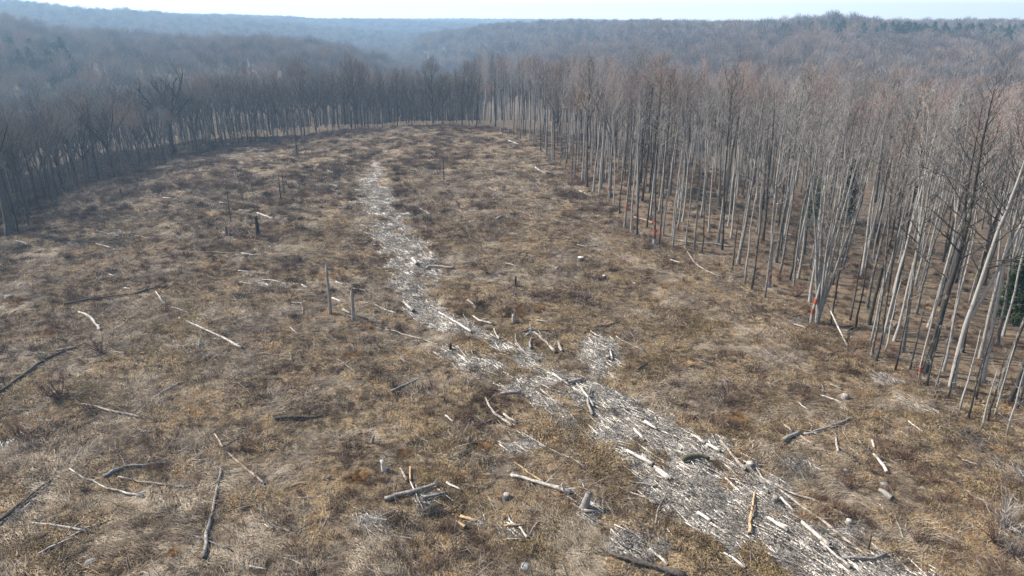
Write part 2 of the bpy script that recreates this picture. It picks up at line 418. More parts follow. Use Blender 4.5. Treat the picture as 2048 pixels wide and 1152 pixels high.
def slender(nm, H=24, r0=.17, clear=.5, red=True, nb=24, lean=0, fork=None, mats=('bark_grey', 'twig_grey', 'twig_red'), blen=3.9, dens=(5, 4), tw=.9, maxl=2):
    H *= HS; clear = clear + .07 if clear > .45 else clear; t = Tree(); P = trunk_path(H, lean, R.random() * 6.28)
    if lean: P[:, :2] -= 0
    tt = np.linspace(0, 1, len(P)); rad = r0 * (1 - tt) ** .75 + .015; rad[0] *= 1.45; rad[1] *= 1.08
    zred = H * .82 if red else 1e9
    stems = [(P, rad)]
    if fork:
        i = max(2, int(len(P) * fork)); P2 = [P[i]]; d = perp(unit(P[i + 1] - P[i]), R.random() * 6.28, .17)
        n2 = len(P) - i
        for q in range(n2 - 1): d = unit(d + np.array([0, 0, .10]) + R.normal(size=3) * .03); P2.append(P2[-1] + d * (H * .97 - P[i][2]) / (n2 - 1))
        stems.append((np.array(P2), np.linspace(rad[i] * .8, .015, n2)))
    for Pq, rq in stems: t.tr.tube(Pq, rq, 7, 0)
    t.path = P; t.rad = rad
    for si, (Pq, rq) in enumerate(stems):
        k = len(Pq); n = nb if si == 0 else int(nb * .7)
        z0 = clear if si == 0 else .3
        for c in range(n):
            h = z0 + (1 - z0) * ((c + R.random()) / n) ** .9; q = min(h, .985) * (k - 1); i = min(int(q), k - 2); u = q - i
            p = Pq[i] * (1 - u) + Pq[i + 1] * u
            hh = (h - z0) / (1 - z0)
            L = blen * (1.0 - .62 * hh) * (.65 + .6 * R.random())
            if hh < .12 and R.random() < .5: L *= .5
            d = perp(np.array([0, 0, 1.0]), R.random() * 2 * PI, math.radians(62 - 34 * hh + R.normal() * 7))
            t.limb(p, d, L, max(.016, (rq[i] * .42)), 0, .13, maxl, dens, zred, None, tw)
    # dead stubs below the crown
    for c in range(7):
        h = .12 + .38 * R.random(); q = h * (len(P) - 1); i = int(q); p = P[i] * (1 - q + i) + P[i + 1] * (q - i)
        d = perp(np.array([0, 0, 1.0]), R.random() * 6.28, 1.2); t.cr.tube([p, p + d * (.4 + R.random())], [.018, .006], 3, 0)
    return t.done(nm, M[mats[0]], M[mats[1]], M[mats[2]])
def broad(nm, H=21, r0=.26, fork=.36, nl=5, spread=38, mats=('bark_dark', 'twig_dark', 'twig_dark'), dens=(5, 5, 4), lean=0, tw=.85):
    t = Tree(); hf = H * fork; P = trunk_path(hf, lean, R.random() * 6.28, 7, .05)
    tt = np.linspace(0, 1, 7); rad = r0 * (1 - .3 * tt); rad[0] *= 1.4
    t.tr.tube(P, rad, 8, 0); t.path = P; t.rad = rad
    a0 = R.random() * 6.28
    for c in range(nl):
        d = perp(np.array([0, 0, 1.0]), a0 + c * 2 * PI / nl + R.normal() * .3, math.radians(spread * (.25 + .85 * R.random())))
        st = P[-1] - np.array([0, 0, .5 * R.random() * c])
        L = (H - hf) * (.62 + .2 * R.random()) * 1.12
        t.limb(st, d, L, r0 * (.55 + .2 * R.random()), 0, .06, 3, dens, 1e9, t.tr if False else None, tw)
    return t.done(nm, M[mats[0]], M[mats[1]], M[mats[2]])
SL = [slender('slender%d' % k, H=h, r0=r, clear=c, red=rd, nb=nb, fork=fk) for k, (h, r, c, rd, nb, fk) in enumerate([
    (25, 0.151, .52, True, 26, None), (24, 0.126, .55, True, 24, None), (26, 0.168, .48, False, 26, .62), (23, 0.109, .58, True, 22, None),
    (25, 0.134, .50, False, 24, .5), (24.5, 0.160, .46, False, 28, None), (22, .11, .60, False, 20, None), (25.5, 0.143, .55, True, 24, .7)])]
BIGF = [slender('grand%d' % k, H=h, r0=r, clear=c, red=False, nb=nb, fork=fk, blen=4.6) for k, (h, r, c, nb, fk) in enumerate([
    (26, .22, .36, 30, .52), (26, .20, .40, 30, .26), (25, .22, .45, 26, None)])]
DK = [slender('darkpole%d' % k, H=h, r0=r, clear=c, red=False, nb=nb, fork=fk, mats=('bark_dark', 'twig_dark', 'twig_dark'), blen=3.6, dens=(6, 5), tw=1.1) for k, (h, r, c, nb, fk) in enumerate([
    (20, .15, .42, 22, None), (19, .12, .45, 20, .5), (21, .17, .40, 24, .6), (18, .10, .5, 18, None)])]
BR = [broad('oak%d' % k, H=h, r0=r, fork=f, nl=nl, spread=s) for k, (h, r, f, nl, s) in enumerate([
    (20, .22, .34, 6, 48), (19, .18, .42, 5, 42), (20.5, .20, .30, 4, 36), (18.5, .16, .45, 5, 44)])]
OAK = broad('great_oak', H=23.5, r0=.55, fork=.40, nl=8, spread=64, dens=(8, 6, 4))
VET = slender('veteran', H=24, r0=.62, clear=.4, red=False, nb=22, mats=('bark_dark', 'twig_dark', 'twig_dark'), blen=6.0, dens=(6, 5), tw=1.1)
UND = [slender('under%d' % k, H=h, r0=.06, clear=.2, red=False, nb=12, mats=('bark_dark', 'twig_dark', 'twig_dark'), blen=2.4, dens=(4, 3), tw=.9) for k, h in enumerate((6, 8, 10))]

def place(T, name, x, y, rz, s, label, group=None, cat='tree', z=None):
    e = link(name, None, None, (x, y, tz(x, y) if z is None else z), rz, s)
    e.empty_display_size = .5
    tag(e, label, cat, group)
    e.rotation_euler = (R.normal() * .012, R.normal() * .012, rz)
    link('trunk', T.mt, e); link('crown', T.mc, e)
    return e
def at_h(T, h):
    P = T.path; z = P[:, 2]; return np.array([np.interp(h, z, P[:, 0]), np.interp(h, z, P[:, 1])]), float(np.interp(h, z, T.rad))
def band(e, T, h0, h1, mat, name='paint_band'):
    g = Geo(); hs = np.linspace(h0, h1, 4); P = []; rr = []
    for h in hs:
        c, r = at_h(T, h); P.append((c[0], c[1], h)); rr.append(r * 1.06 + .008)
    g.tube(P, rr, 10, 0); return link(name, g.mesh(name, [M[mat]], True), e)

occ = []          # occupied trunk positions
RGRP = 'slim bare trees of the tall stand on the right'
def right(px, py, T, s=1.0, label='', rz=None, name='slender_tree', sw=1.0):
    x, y, z = atz(px, py); occ.append((x, y))
    return place(T, name, x, y, R.random() * 6.28 if rz is None else rz, (s * sw, s * sw, s), label, RGRP)
NR = 0
e = right(1308, 493, SL[0], 1.0, 'pale straight trunk with red-orange and bluish white paint rings, left of its twin')
band(e, SL[0], 3.2, 3.6, 'orange'); band(e, SL[0], 1.7, 2.4, 'orange'); band(e, SL[0], .1, 1.0, 'white_paint')
e = right(1318, 490, SL[7], .98, 'twin trunk with one red-orange paint ring, touching the right side of the painted pale trunk', sw=1.0)
band(e, SL[7], 1.6, 2.3, 'orange')
right(1326, 472, SL[5], .98, 'third trunk just behind the pair of paint-ringed trunks')
e = right(1249, 457, SL[5], 1.0, 'pale slim trunk with a single red ring standing furthest out on the clearing edge'); band(e, SL[5], 3.0, 3.8, 'orange')
right(1262, 466, SL[1], 1.0, 'pale slim trunk just right of the one with the single red ring'); right(1275, 472, SL[4], .98, 'pale slim trunk two to the right of the one with the single red ring')
e = right(1217, 402, SL[3], .95, 'small dark forked tree with a faint red mark toward the far right edge'); band(e, SL[3], 2.0, 2.6, 'orange')
e = right(1538, 575, BIGF[2], .98, 'thick trunk with a dull red paint ring near its foot, midway along the right edge'); band(e, BIGF[2], 1.3, 1.8, 'orange'); band(e, BIGF[2], 2.2, 2.5, 'orange')
right(1476, 530, BIGF[0], .97, 'stout trunk with flared foot left of the thick red-ringed trunk', rz=1.0)
right(1444, 498, SL[0], 1.0, 'light grey trunk standing where the pale fallen pole ends'); right(1436, 490, SL[2], 1.02, 'dark straight trunk immediately left of the trunk at the fallen pole end')
right(1372, 492, SL[6], .95, 'curved slim trunk above the kinked fallen pole'); right(1403, 508, SL[6], .8, 'thin crooked trunk rising at the middle of the pale fallen pole')
right(1558, 551, SL[4], 1.0, 'slim trunk just right of the thick red-ringed trunk'); right(1597, 555, SL[0], 1.0, 'lone slim dark trunk between the thick red-ringed trunk and the many-stemmed clump')
right(1671, 598, SL[6], .8, 'thin trunk right behind the many-stemmed clump'); right(1734, 614, SL[0], 1.02, 'straight tall trunk on the open floor right of the many-stemmed clump')
right(1724, 549, SL[2], 1.0, 'dark trunk deeper in the wood above the straight tall trunk')
right(1743, 718, SL[3], .95, 'left stem of a slim pair at the grass edge right of the leaning pole'); right(1751, 724, SL[6], .9, 'right stem of a slim pair at the grass edge right of the leaning pole')
right(1763, 688, SL[1], 1.0, 'slim trunk just behind the slim pair at the grass edge'); right(1788, 682, SL[4], 1.0, 'slim trunk second behind the slim pair at the grass edge')
right(1804, 703, BIGF[2], .9, 'long clean trunk left of the two thickest pale trunks')
right(1849, 748, BIGF[0], 1.03, 'thickest pale trunk at the right edge of the clearing, forking high up', rz=2.2, sw=1.15)
right(1903, 778, BIGF[1], 1.02, 'thick pale trunk forking low, second of the two thickest at the right', rz=.4, sw=1.1)
right(1886, 743, SL[3], 1.0, 'slim trunk leaning between the two thickest pale trunks'); right(1868, 705, SL[1], 1.0, 'slim trunk behind the thickest pale trunk')
right(1960, 715, SL[5], 1.0, 'dark slim trunk right of the low-forking thick trunk'); right(1966, 764, SL[7], 1.05, 'pale long trunk third from the lower right corner')
right(2000, 780, SL[0], 1.03, 'pale long trunk second from the lower right corner'); right(2020, 802, SL[4], 1.05, 'pale long trunk nearest the lower right corner of the wood')
right(2047, 770, SL[2], 1.0, 'grey trunk at the right border of the view'); right(1925, 705, SL[6], 1.0, 'thin pole behind the low-forking thick trunk')
# front row back toward the far corner
ORD = 'first second third fourth fifth sixth seventh eighth ninth tenth eleventh twelfth thirteenth fourteenth fifteenth sixteenth seventeenth eighteenth nineteenth twentieth'.split()
row = [(1003, 263), (1016, 268), (1030, 272), (1044, 278), (1057, 284), (1070, 292), (1082, 302), (1094, 312), (1106, 322), (1118, 332), (1131, 341), (1142, 350), (1152, 358), (1163, 366), (1175, 375), (1187, 384), (1198, 392), (1228, 412), (1240, 430), (1345, 470)]
for k, (a, b) in enumerate(row):
    right(a + R.normal() * 1.5, b, SL[(k * 3) % 8], (.93 + .12 * R.random()) * (1 - .13 * min(1, max(0, (390 - b) / 110))), '%s trunk of the right stand\'s front row, counting from the far corner' % ORD[k])
# many-stemmed clump
x, y, z = atz(1629, 650)
ce = link('clump_tree', None, None, (x, y, z)); tag(ce, 'many-stemmed grey tree, seven stems from one foot, with orange paint rings, at the clearing edge', 'tree', RGRP); occ.append((x, y))
stems = Tree(); tips = []
for k in range(8):
    az = k * 2 * PI / 8 + .3; H = 20 + 3 * R.random(); k0 = 11
    base = np.array([math.cos(az) * .45 - .1, math.sin(az) * .35, 0.0 if k == 4 else .2])
    d = unit(np.array([math.cos(az) * .12 + .02, math.sin(az) * .12, 1])); P = [base - [0, 0, .3]]
    if k > 0: P = [np.array([0.35, .25, -.2]), np.array([.35, .25, 1.6]) + np.array([math.cos(az), math.sin(az), 0]) * .18]
    else: P = [np.array([-.45, 0, -.2]), np.array([-.42, 0, 1.6])]
    for i in range(k0 - 1): d = unit(d + R.normal(size=3) * .035 + [0, 0, .015]); P.append(P[-1] + d * H / k0)
    P = np.array(P); rd = np.linspace(.17, .02, len(P)); rd[0] = .2
    stems.tr.tube(P, rd, 7, 0)
    if k == 0: stems.path = P; stems.rad = rd
    for c in range(15):
        h = .28 + .7 * (c + R.random()) / 15; q = h * (len(P) - 1); i = min(int(q), len(P) - 2); p = P[i] * (1 - q + i) + P[i + 1] * (q - i)
        stems.limb(p, perp(np.array([math.cos(az) * .4, math.sin(az) * .4, .9]), R.random() * 6.28, math.radians(52 - 25 * h)), 3.4 * (1.1 - .7 * h) * (.6 + .6 * R.random()), .04, 0, .12, 2, (6, 5), 1e9)
stems.done('clump', M['bark_grey'], M['twig_grey'], M['twig_grey'])
link('trunk', stems.mt, ce); link('crown', stems.mc, ce)
band(ce, stems, 1.3, 1.9, 'orange'); band(ce, stems, 2.4, 3.0, 'orange')

def poisson(n, fx, dmin, ok, seeds=()):
    cell = dmin; grid = {}
    out = []
    def put(x, y): grid.setdefault((int(x // cell), int(y // cell)), []).append((x, y))
    for s_ in seeds: put(*s_)
    xs = fx(n)
    keep = ok(xs[0], xs[1])
    for x, y in zip(xs[0][keep], xs[1][keep]):
        cx, cy = int(x // cell), int(y // cell); bad = False
        for i in (-1, 0, 1):
            for j in (-1, 0, 1):
                for (a, b) in grid.get((cx + i, cy + j), ()):
                    if (a - x) ** 2 + (b - y) ** 2 < dmin * dmin: bad = True; break
                if bad: break
            if bad: break
        if not bad: put(x, y); out.append((x, y))
    return np.array(out)
def side_right(x, y):                        # the tall stand: right of the clearing's right edge
    return (~inside(x, y)) & (x > np.interp(y, [0, 205, 260], [0, -8, -14]))
def inview(x, y, m=1.12, pad=6):
    return (y > 8) & (np.abs(x) < y * .78 * m + pad)
def box(x0, x1, y0, y1): return lambda n: (R.random(n) * (x1 - x0) + x0, R.random(n) * (y1 - y0) + y0)
pr = poisson(30000, box(-15, 210, 15, 262), 3.45, lambda x, y: side_right(x, y) & (edgedist(x, y) > 1.2) & inview(x, y, 1.15, 24) & (np.hypot(x, y) < 262) & (np.abs(x - 5) * 0 + edgedist(x, y) < 135), occ)
d = np.hypot(pr[:, 0], pr[:, 1]) + edgedist(pr[:, 0], pr[:, 1]) * 1.2 + 900 * ~inview(pr[:, 0], pr[:, 1], 1.0, 3)
pr = pr[np.argsort(d)]
N_IND = 235
for k, (x, y) in enumerate(pr[:N_IND]):
    T = SL[int(R.integers(0, 8))]; fs = 1 - .13 * float(np.clip((y - 110) / 90, 0, 1))
    de = float(edgedist(x, y))
    lab = 'slim bare grey tree just inside the front row of the right-hand stand' if de < 10 else 'slim bare grey tree deep inside the right-hand stand'
    s_ = (.9 + .16 * R.random()) * fs; w_ = s_ * (.75 + .5 * R.random())
    place(T, 'slender_tree', x, y, R.random() * 6.28, (w_, w_, s_), lab, RGRP)
rest = pr[N_IND:]

# --- left and far wood, darker
LGRP = 'dark bare trees of the wood on the left and behind the clearing'
occ2 = []
def left(px, py, T, s, label, rz=None, name='forest_tree', sw=1.0):
    x, y, z = atz(px, py); occ2.append((x, y))
    return place(T, name, x, y, R.random() * 6.28 if rz is None else rz, (s * sw, s * sw, s), label, LGRP)
left(349, 303, OAK, 1.05, 'broad oak with a wide fan of limbs, the largest crown on the left wood edge', .6, 'oak_tree')
left(229, 346, BR[0], 1.08, 'dark oak forking low with a long limb reaching left, below the broad oak', 2.4, 'oak_tree')
x, y, z = atz(22, 470); occ2.append((x, y))
place(VET, 'forest_tree', x, y, .3, (1.05, 1.05, 1.0), 'thick dark trunk at the left border of the view, nearest tree of the left wood', LGRP)
left(38, 466, DK[0], .8, 'slimmer dark trunk touching the right side of the thick left-border trunk')
lrow = [(60, 425), (78, 412), (97, 400), (118, 388), (133, 372), (150, 366), (168, 356), (178, 354), (196, 340), (258, 326), (275, 318), (286, 312), (304, 304), (388, 288), (400, 288), (410, 288), (428, 287), (446, 286), (470, 281)]
for k, (a, b) in enumerate(lrow):
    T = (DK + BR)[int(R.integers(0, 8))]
    left(a + R.normal() * 5, b - 4 * R.random(), T, .86 + .30 * R.random(), '%s dark bare tree of the left wood\'s front row, counted from the left border' % ORD[k])
brow = [(500, 276), (540, 271), (575, 266), (612, 262), (650, 258), (690, 256), (722, 254), (757, 253), (800, 252), (838, 251), (870, 251), (905, 252), (930, 253), (955, 254), (978, 255)]
for k, (a, b) in enumerate(brow):
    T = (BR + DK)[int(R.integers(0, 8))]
    left(a + R.normal() * 6, b - 2.5 * R.random(), T, .84 + .14 * R.random(), '%s bare tree along the far end of the clearing, counted from the left' % ORD[k])
def side_left(x, y): return (~inside(x, y)) & ~side_right(x, y)
pl = poisson(40000, box(-290, 10, 30, 330), 3.8, lambda x, y: side_left(x, y) & (edgedist(x, y) > 2.0) & inview(x, y, 1.15, 20) & (edgedist(x, y) < 120), occ2)
d = np.hypot(pl[:, 0], pl[:, 1]) * .6 + edgedist(pl[:, 0], pl[:, 1]) * 2.4 + 900 * ~inview(pl[:, 0], pl[:, 1], 1.0, 3)
pl = pl[np.argsort(d)]
N_L = 215
for k, (x, y) in enumerate(pl[:N_L]):
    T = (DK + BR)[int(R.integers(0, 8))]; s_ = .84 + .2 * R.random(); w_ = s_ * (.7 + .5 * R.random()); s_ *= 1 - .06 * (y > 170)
    far = x > -75 or y > 175
    lab = 'dark bare tree within the wood beyond the far end of the clearing' if y > 180 else 'dark bare tree within the left wood, behind its front row'
    place(T, 'forest_tree', x, y, R.random() * 6.28, (w_, w_, s_), lab, LGRP)
restl = pl[N_L:]

def whole(T, nm):                           # trunk and crown in one shape, for the masses
    g = Geo()
    for me in (T.mt, T.mc):
        n = len(me.vertices); co = np.empty(n * 3, np.float32); me.vertices.foreach_get('co', co)
        nl_ = len(me.loops); lv = np.empty(nl_, np.int32); me.loops.foreach_get('vertex_index', lv)
        ls = np.empty(len(me.polygons), np.int32); me.polygons.foreach_get('loop_start', ls)
        lt = np.empty(len(me.polygons), np.int32); me.polygons.foreach_get('loop_total', lt)
        mi = np.empty(len(me.polygons), np.int32); me.polygons.foreach_get('material_index', mi)
        base = g.n; g.v.append(co.reshape(-1, 3)); g.n += n
        for tot in np.unique(lt):
            for mm in np.unique(mi):
                k = (lt == tot) & (mi == mm)
                if k.any(): g.f.append((lv[ls[k][:, None] + np.arange(tot)[None, :]] + base, int(mm)))
    return src(nm, g.mesh(nm, list(T.mc.materials)))
WSL = [whole(t, 'slender_src%d' % k) for k, t in enumerate(SL)]
WDK = [whole(t, 'dark_src%d' % k) for k, t in enumerate(DK + BR)]
def mass(name, pts, var, smin, smax, label, cat='woods'):
    n = len(pts); s_ = smin + (smax - smin) * R.random(n)
    if name == 'stand_interior': s_ = s_ * (1 - .13 * np.clip((pts[:, 1] - 110) / 90, 0, 1))
    w_ = s_ * (.75 + .5 * R.random(n))
    o = scatter(name, pts[:, 0], pts[:, 1], terrain(pts[:, 0], pts[:, 1]), R.random(n) * 6.28, np.stack([w_, w_, s_], -1), var)
    return tag(o, label, cat, kind='stuff')
if len(rest): mass('stand_interior', rest, WSL, .9, 1.06, 'crowded grey trunks and reddish tops filling the depth of the right-hand stand')
WUN = [whole(t, 'under_src%d' % k) for k, t in enumerate(UND)]
up = poisson(16000, box(-200, 0, 30, 300), 2.3, lambda x, y: side_left(x, y) & (edgedist(x, y) > .3) & (edgedist(x, y) < 40) & inview(x, y))[:5000]
mass('undergrowth', up, WUN, .6, 1.1, 'thin young undergrowth trees crowding the floor of the left and far wood')
if len(restl): mass('wood_interior', restl, WDK, .80, 1.02, 'dense dark bare trunks and crowns filling the depth of the left and far wood')

# ------------------------------------------------------------------ wooded hills
def farcrown(nm, H, wd, n, w_, mats, nl=7, trunk=True, ln=(.8, 1.4)):
    g = Geo()
    if trunk: g.tube([(0, 0, -1), (.2, .1, H * .5), (0, .2, H * .9)], [.22, .16, .04], 4, 1)
    A = []; B = []
    for k in range(nl):
        az = k * 2 * PI / nl + R.random() * .6; L = wd * (.5 + .3 * R.random())
        p0 = np.array([0, 0, H * (.42 + .2 * R.random())]); p1 = np.array([math.cos(az) * L, math.sin(az) * L, H * (.74 + .16 * R.random())])
        g.tube([p0, (p0 + p1) / 2 + [0, 0, .6], p1], [.12, .08, .03], 3, 1)
    # fine twigs filling a domed shell
    u = R.random(n) * 2 * PI; v = R.random(n) ** .6; rr = wd * v * (.75 + .3 * R.random(n)); 
    zz = H * (.60 + .40 * np.sqrt(np.clip(1 - (rr / (wd * 1.1)) ** 2, 0, 1)) * (.5 + .5 * R.random(n)))
    B = np.stack([rr * np.cos(u), rr * np.sin(u), zz], -1)
    C = np.array([0, 0, H * .45]); D = (B - C); D /= np.linalg.norm(D, axis=1)[:, None]
    D += R.normal(size=D.shape) * .28
    A = B - D * (ln[0] + ln[1] * R.random(n))[:, None]
    g.tris(A, B + D * .4, w_, 0)
    return src(nm, g.mesh(nm, mats))
FC = [farcrown('hill_src%d' % k, h, wd, 520, .085, [M['crown_far'], M['trunk_far']]) for k, (h, wd) in enumerate([(21, 5.2), (19, 4.4), (22, 4.8), (18, 5.6)])]
FF = [farcrown('ridge_src%d' % k, h, wd, 190, .24, [M['crown_far'], M['trunk_far']], 3, True, (1.5, 4)) for k, (h, wd) in enumerate([(21, 6.5), (19, 6.0), (23, 7)])]
def hillpts(n, r0, r1, dmin, dens=lambda x, y: np.ones_like(x, bool)):
    def f(n):
        th = (R.random(n) - .5) * 2 * math.radians(44); r = np.sqrt(R.random(n) * (r1 * r1 - r0 * r0) + r0 * r0)
        return r * np.sin(th), r * np.cos(th)
    return poisson(n, f, dmin, dens)
allr = np.concatenate([rest, restl, pr[:N_IND], pl[:N_L]])
gridt = set((int(a // 6), int(b // 6)) for a, b in allr)
def free(x, y): return np.array([(int(a // 6), int(b // 6)) not in gridt for a, b in zip(x, y)]) & ~inside(x, y)
def pine_zone(x, y):
    r = np.hypot(x, y); th = np.degrees(np.arctan2(x, y)); nn = fbm(x, y, 90, 70)
    z1 = (th > 19.5) & (th < 46) & (r > 630) & (r < 850 - 90 * (th < 27)) & (nn + .25 * (vnoise(x, y, 9, 71) - .5) > .48 - .005 * (th - 20) - .08 * (th > 27))
    z2 = (th < -30.5) & (r > 400) & (r < 500) & (nn + .3 * (vnoise(x, y, 9, 71) - .5) > .5)
    z3 = (fbm(x, y, 60, 80) > .745) & (r > 300)
    return z1 | z2
hp1 = hillpts(30000, 120, 640, 7.2, free)
hp2 = hillpts(60000, 640, 1500, 8.6)
hp3 = hillpts(70000, 1500, 3600, 12)
k1 = pine_zone(hp1[:, 0], hp1[:, 1]) & (np.hypot(hp1[:, 0], hp1[:, 1]) > 300); k2 = pine_zone(hp2[:, 0], hp2[:, 1])
mass('hillside_woods', hp1[~k1], FC, .8, 1.15, 'grey purple bare woods covering the slopes beyond the clearing')
mass('ridge_woods', hp2[~k2], FF, .85, 1.2, 'hazy bare woods on the ridges below the skyline')
FD = [farcrown('far_src%d' % k, h, wd, 220, .5, [M['crown_far'], M['trunk_far']], 3, False, (3, 13)) for k, (h, wd) in enumerate([(19, 12), (17, 13), (20, 11)])]
mass('distant_woods', hp3, FD, .8, 1.1, 'blue hazy woods on the farthest ridges')
def conifer(nm, H, wd, n, mat, trunk=True):
    g = Geo(); g.tube([(0, 0, -.3), (0, 0, H * .97)], [.02 * H * .5, .02], 5, 1)
    t = R.random(n) ** .8; z = H * (.06 + .93 * t); L = wd * (1 - t ** 1.8) ** .8 * (.55 + .5 * R.random(n)) + .12; u = R.random(n) * 6.28
    A = np.stack([L * .25 * np.cos(u), L * .25 * np.sin(u), z], -1); B = np.stack([L * np.cos(u), L * np.sin(u), z - L * .18], -1)
    g.tris(A, B, .10 * wd + .12, 0)
    for k in range(3):
        A2 = A + (B - A) * (.4 + .3 * R.random(n))[:, None]; B2 = A2 + R.normal(size=A.shape) * .13 * wd; g.tris(A2, B2, .09 * wd + .05, 0)
    return g
PF = [src('pine_src%d' % k, conifer('p', h, w_, 300, None).mesh('pine_src', [M['needle_far'], M['trunk_far']])) for k, (h, w_) in enumerate([(18, 5.6), (16, 5.2), (19, 6)])]
pts = np.concatenate([hp1[k1], hp2[k2]])
mass('hillside_pines', pts, PF, .8, 1.15, 'dark green pine patches among the bare woods on the ridges', 'woods')
for (px, py, H, wd, mt, lab) in [(1622, 448, 9, 1.9, 'needle_yellow', 'young yellow-green pine among the trunks left of the many-stemmed clump'), (1690, 440, 11, 2.0, 'needle', 'slender green pine behind the many-stemmed clump'),
                                 (2028, 640, 9.5, 2.6, 'needle', 'dark bushy cedar at the right border inside the stand')]:
    x, y, z = atz(px, py); e = link('pine_tree' if wd < 2.3 else 'cedar_tree', None, None, (x, y, z)); tag(e, lab, 'evergreen', 'evergreens inside the right-hand stand')
    g = conifer('p', H, wd, 900, None); tr = Geo(); tr.tube([(0, 0, -.3), (0, 0, H * .97)], [.12, .02], 6, 0)
    g.f = g.f[3 if False else 1:]; me = g.mesh('crown', [M[mt], M['bark_dark']]); link('trunk', tr.mesh('trunk', [M['bark_dark']]), e); link('crown', me, e)

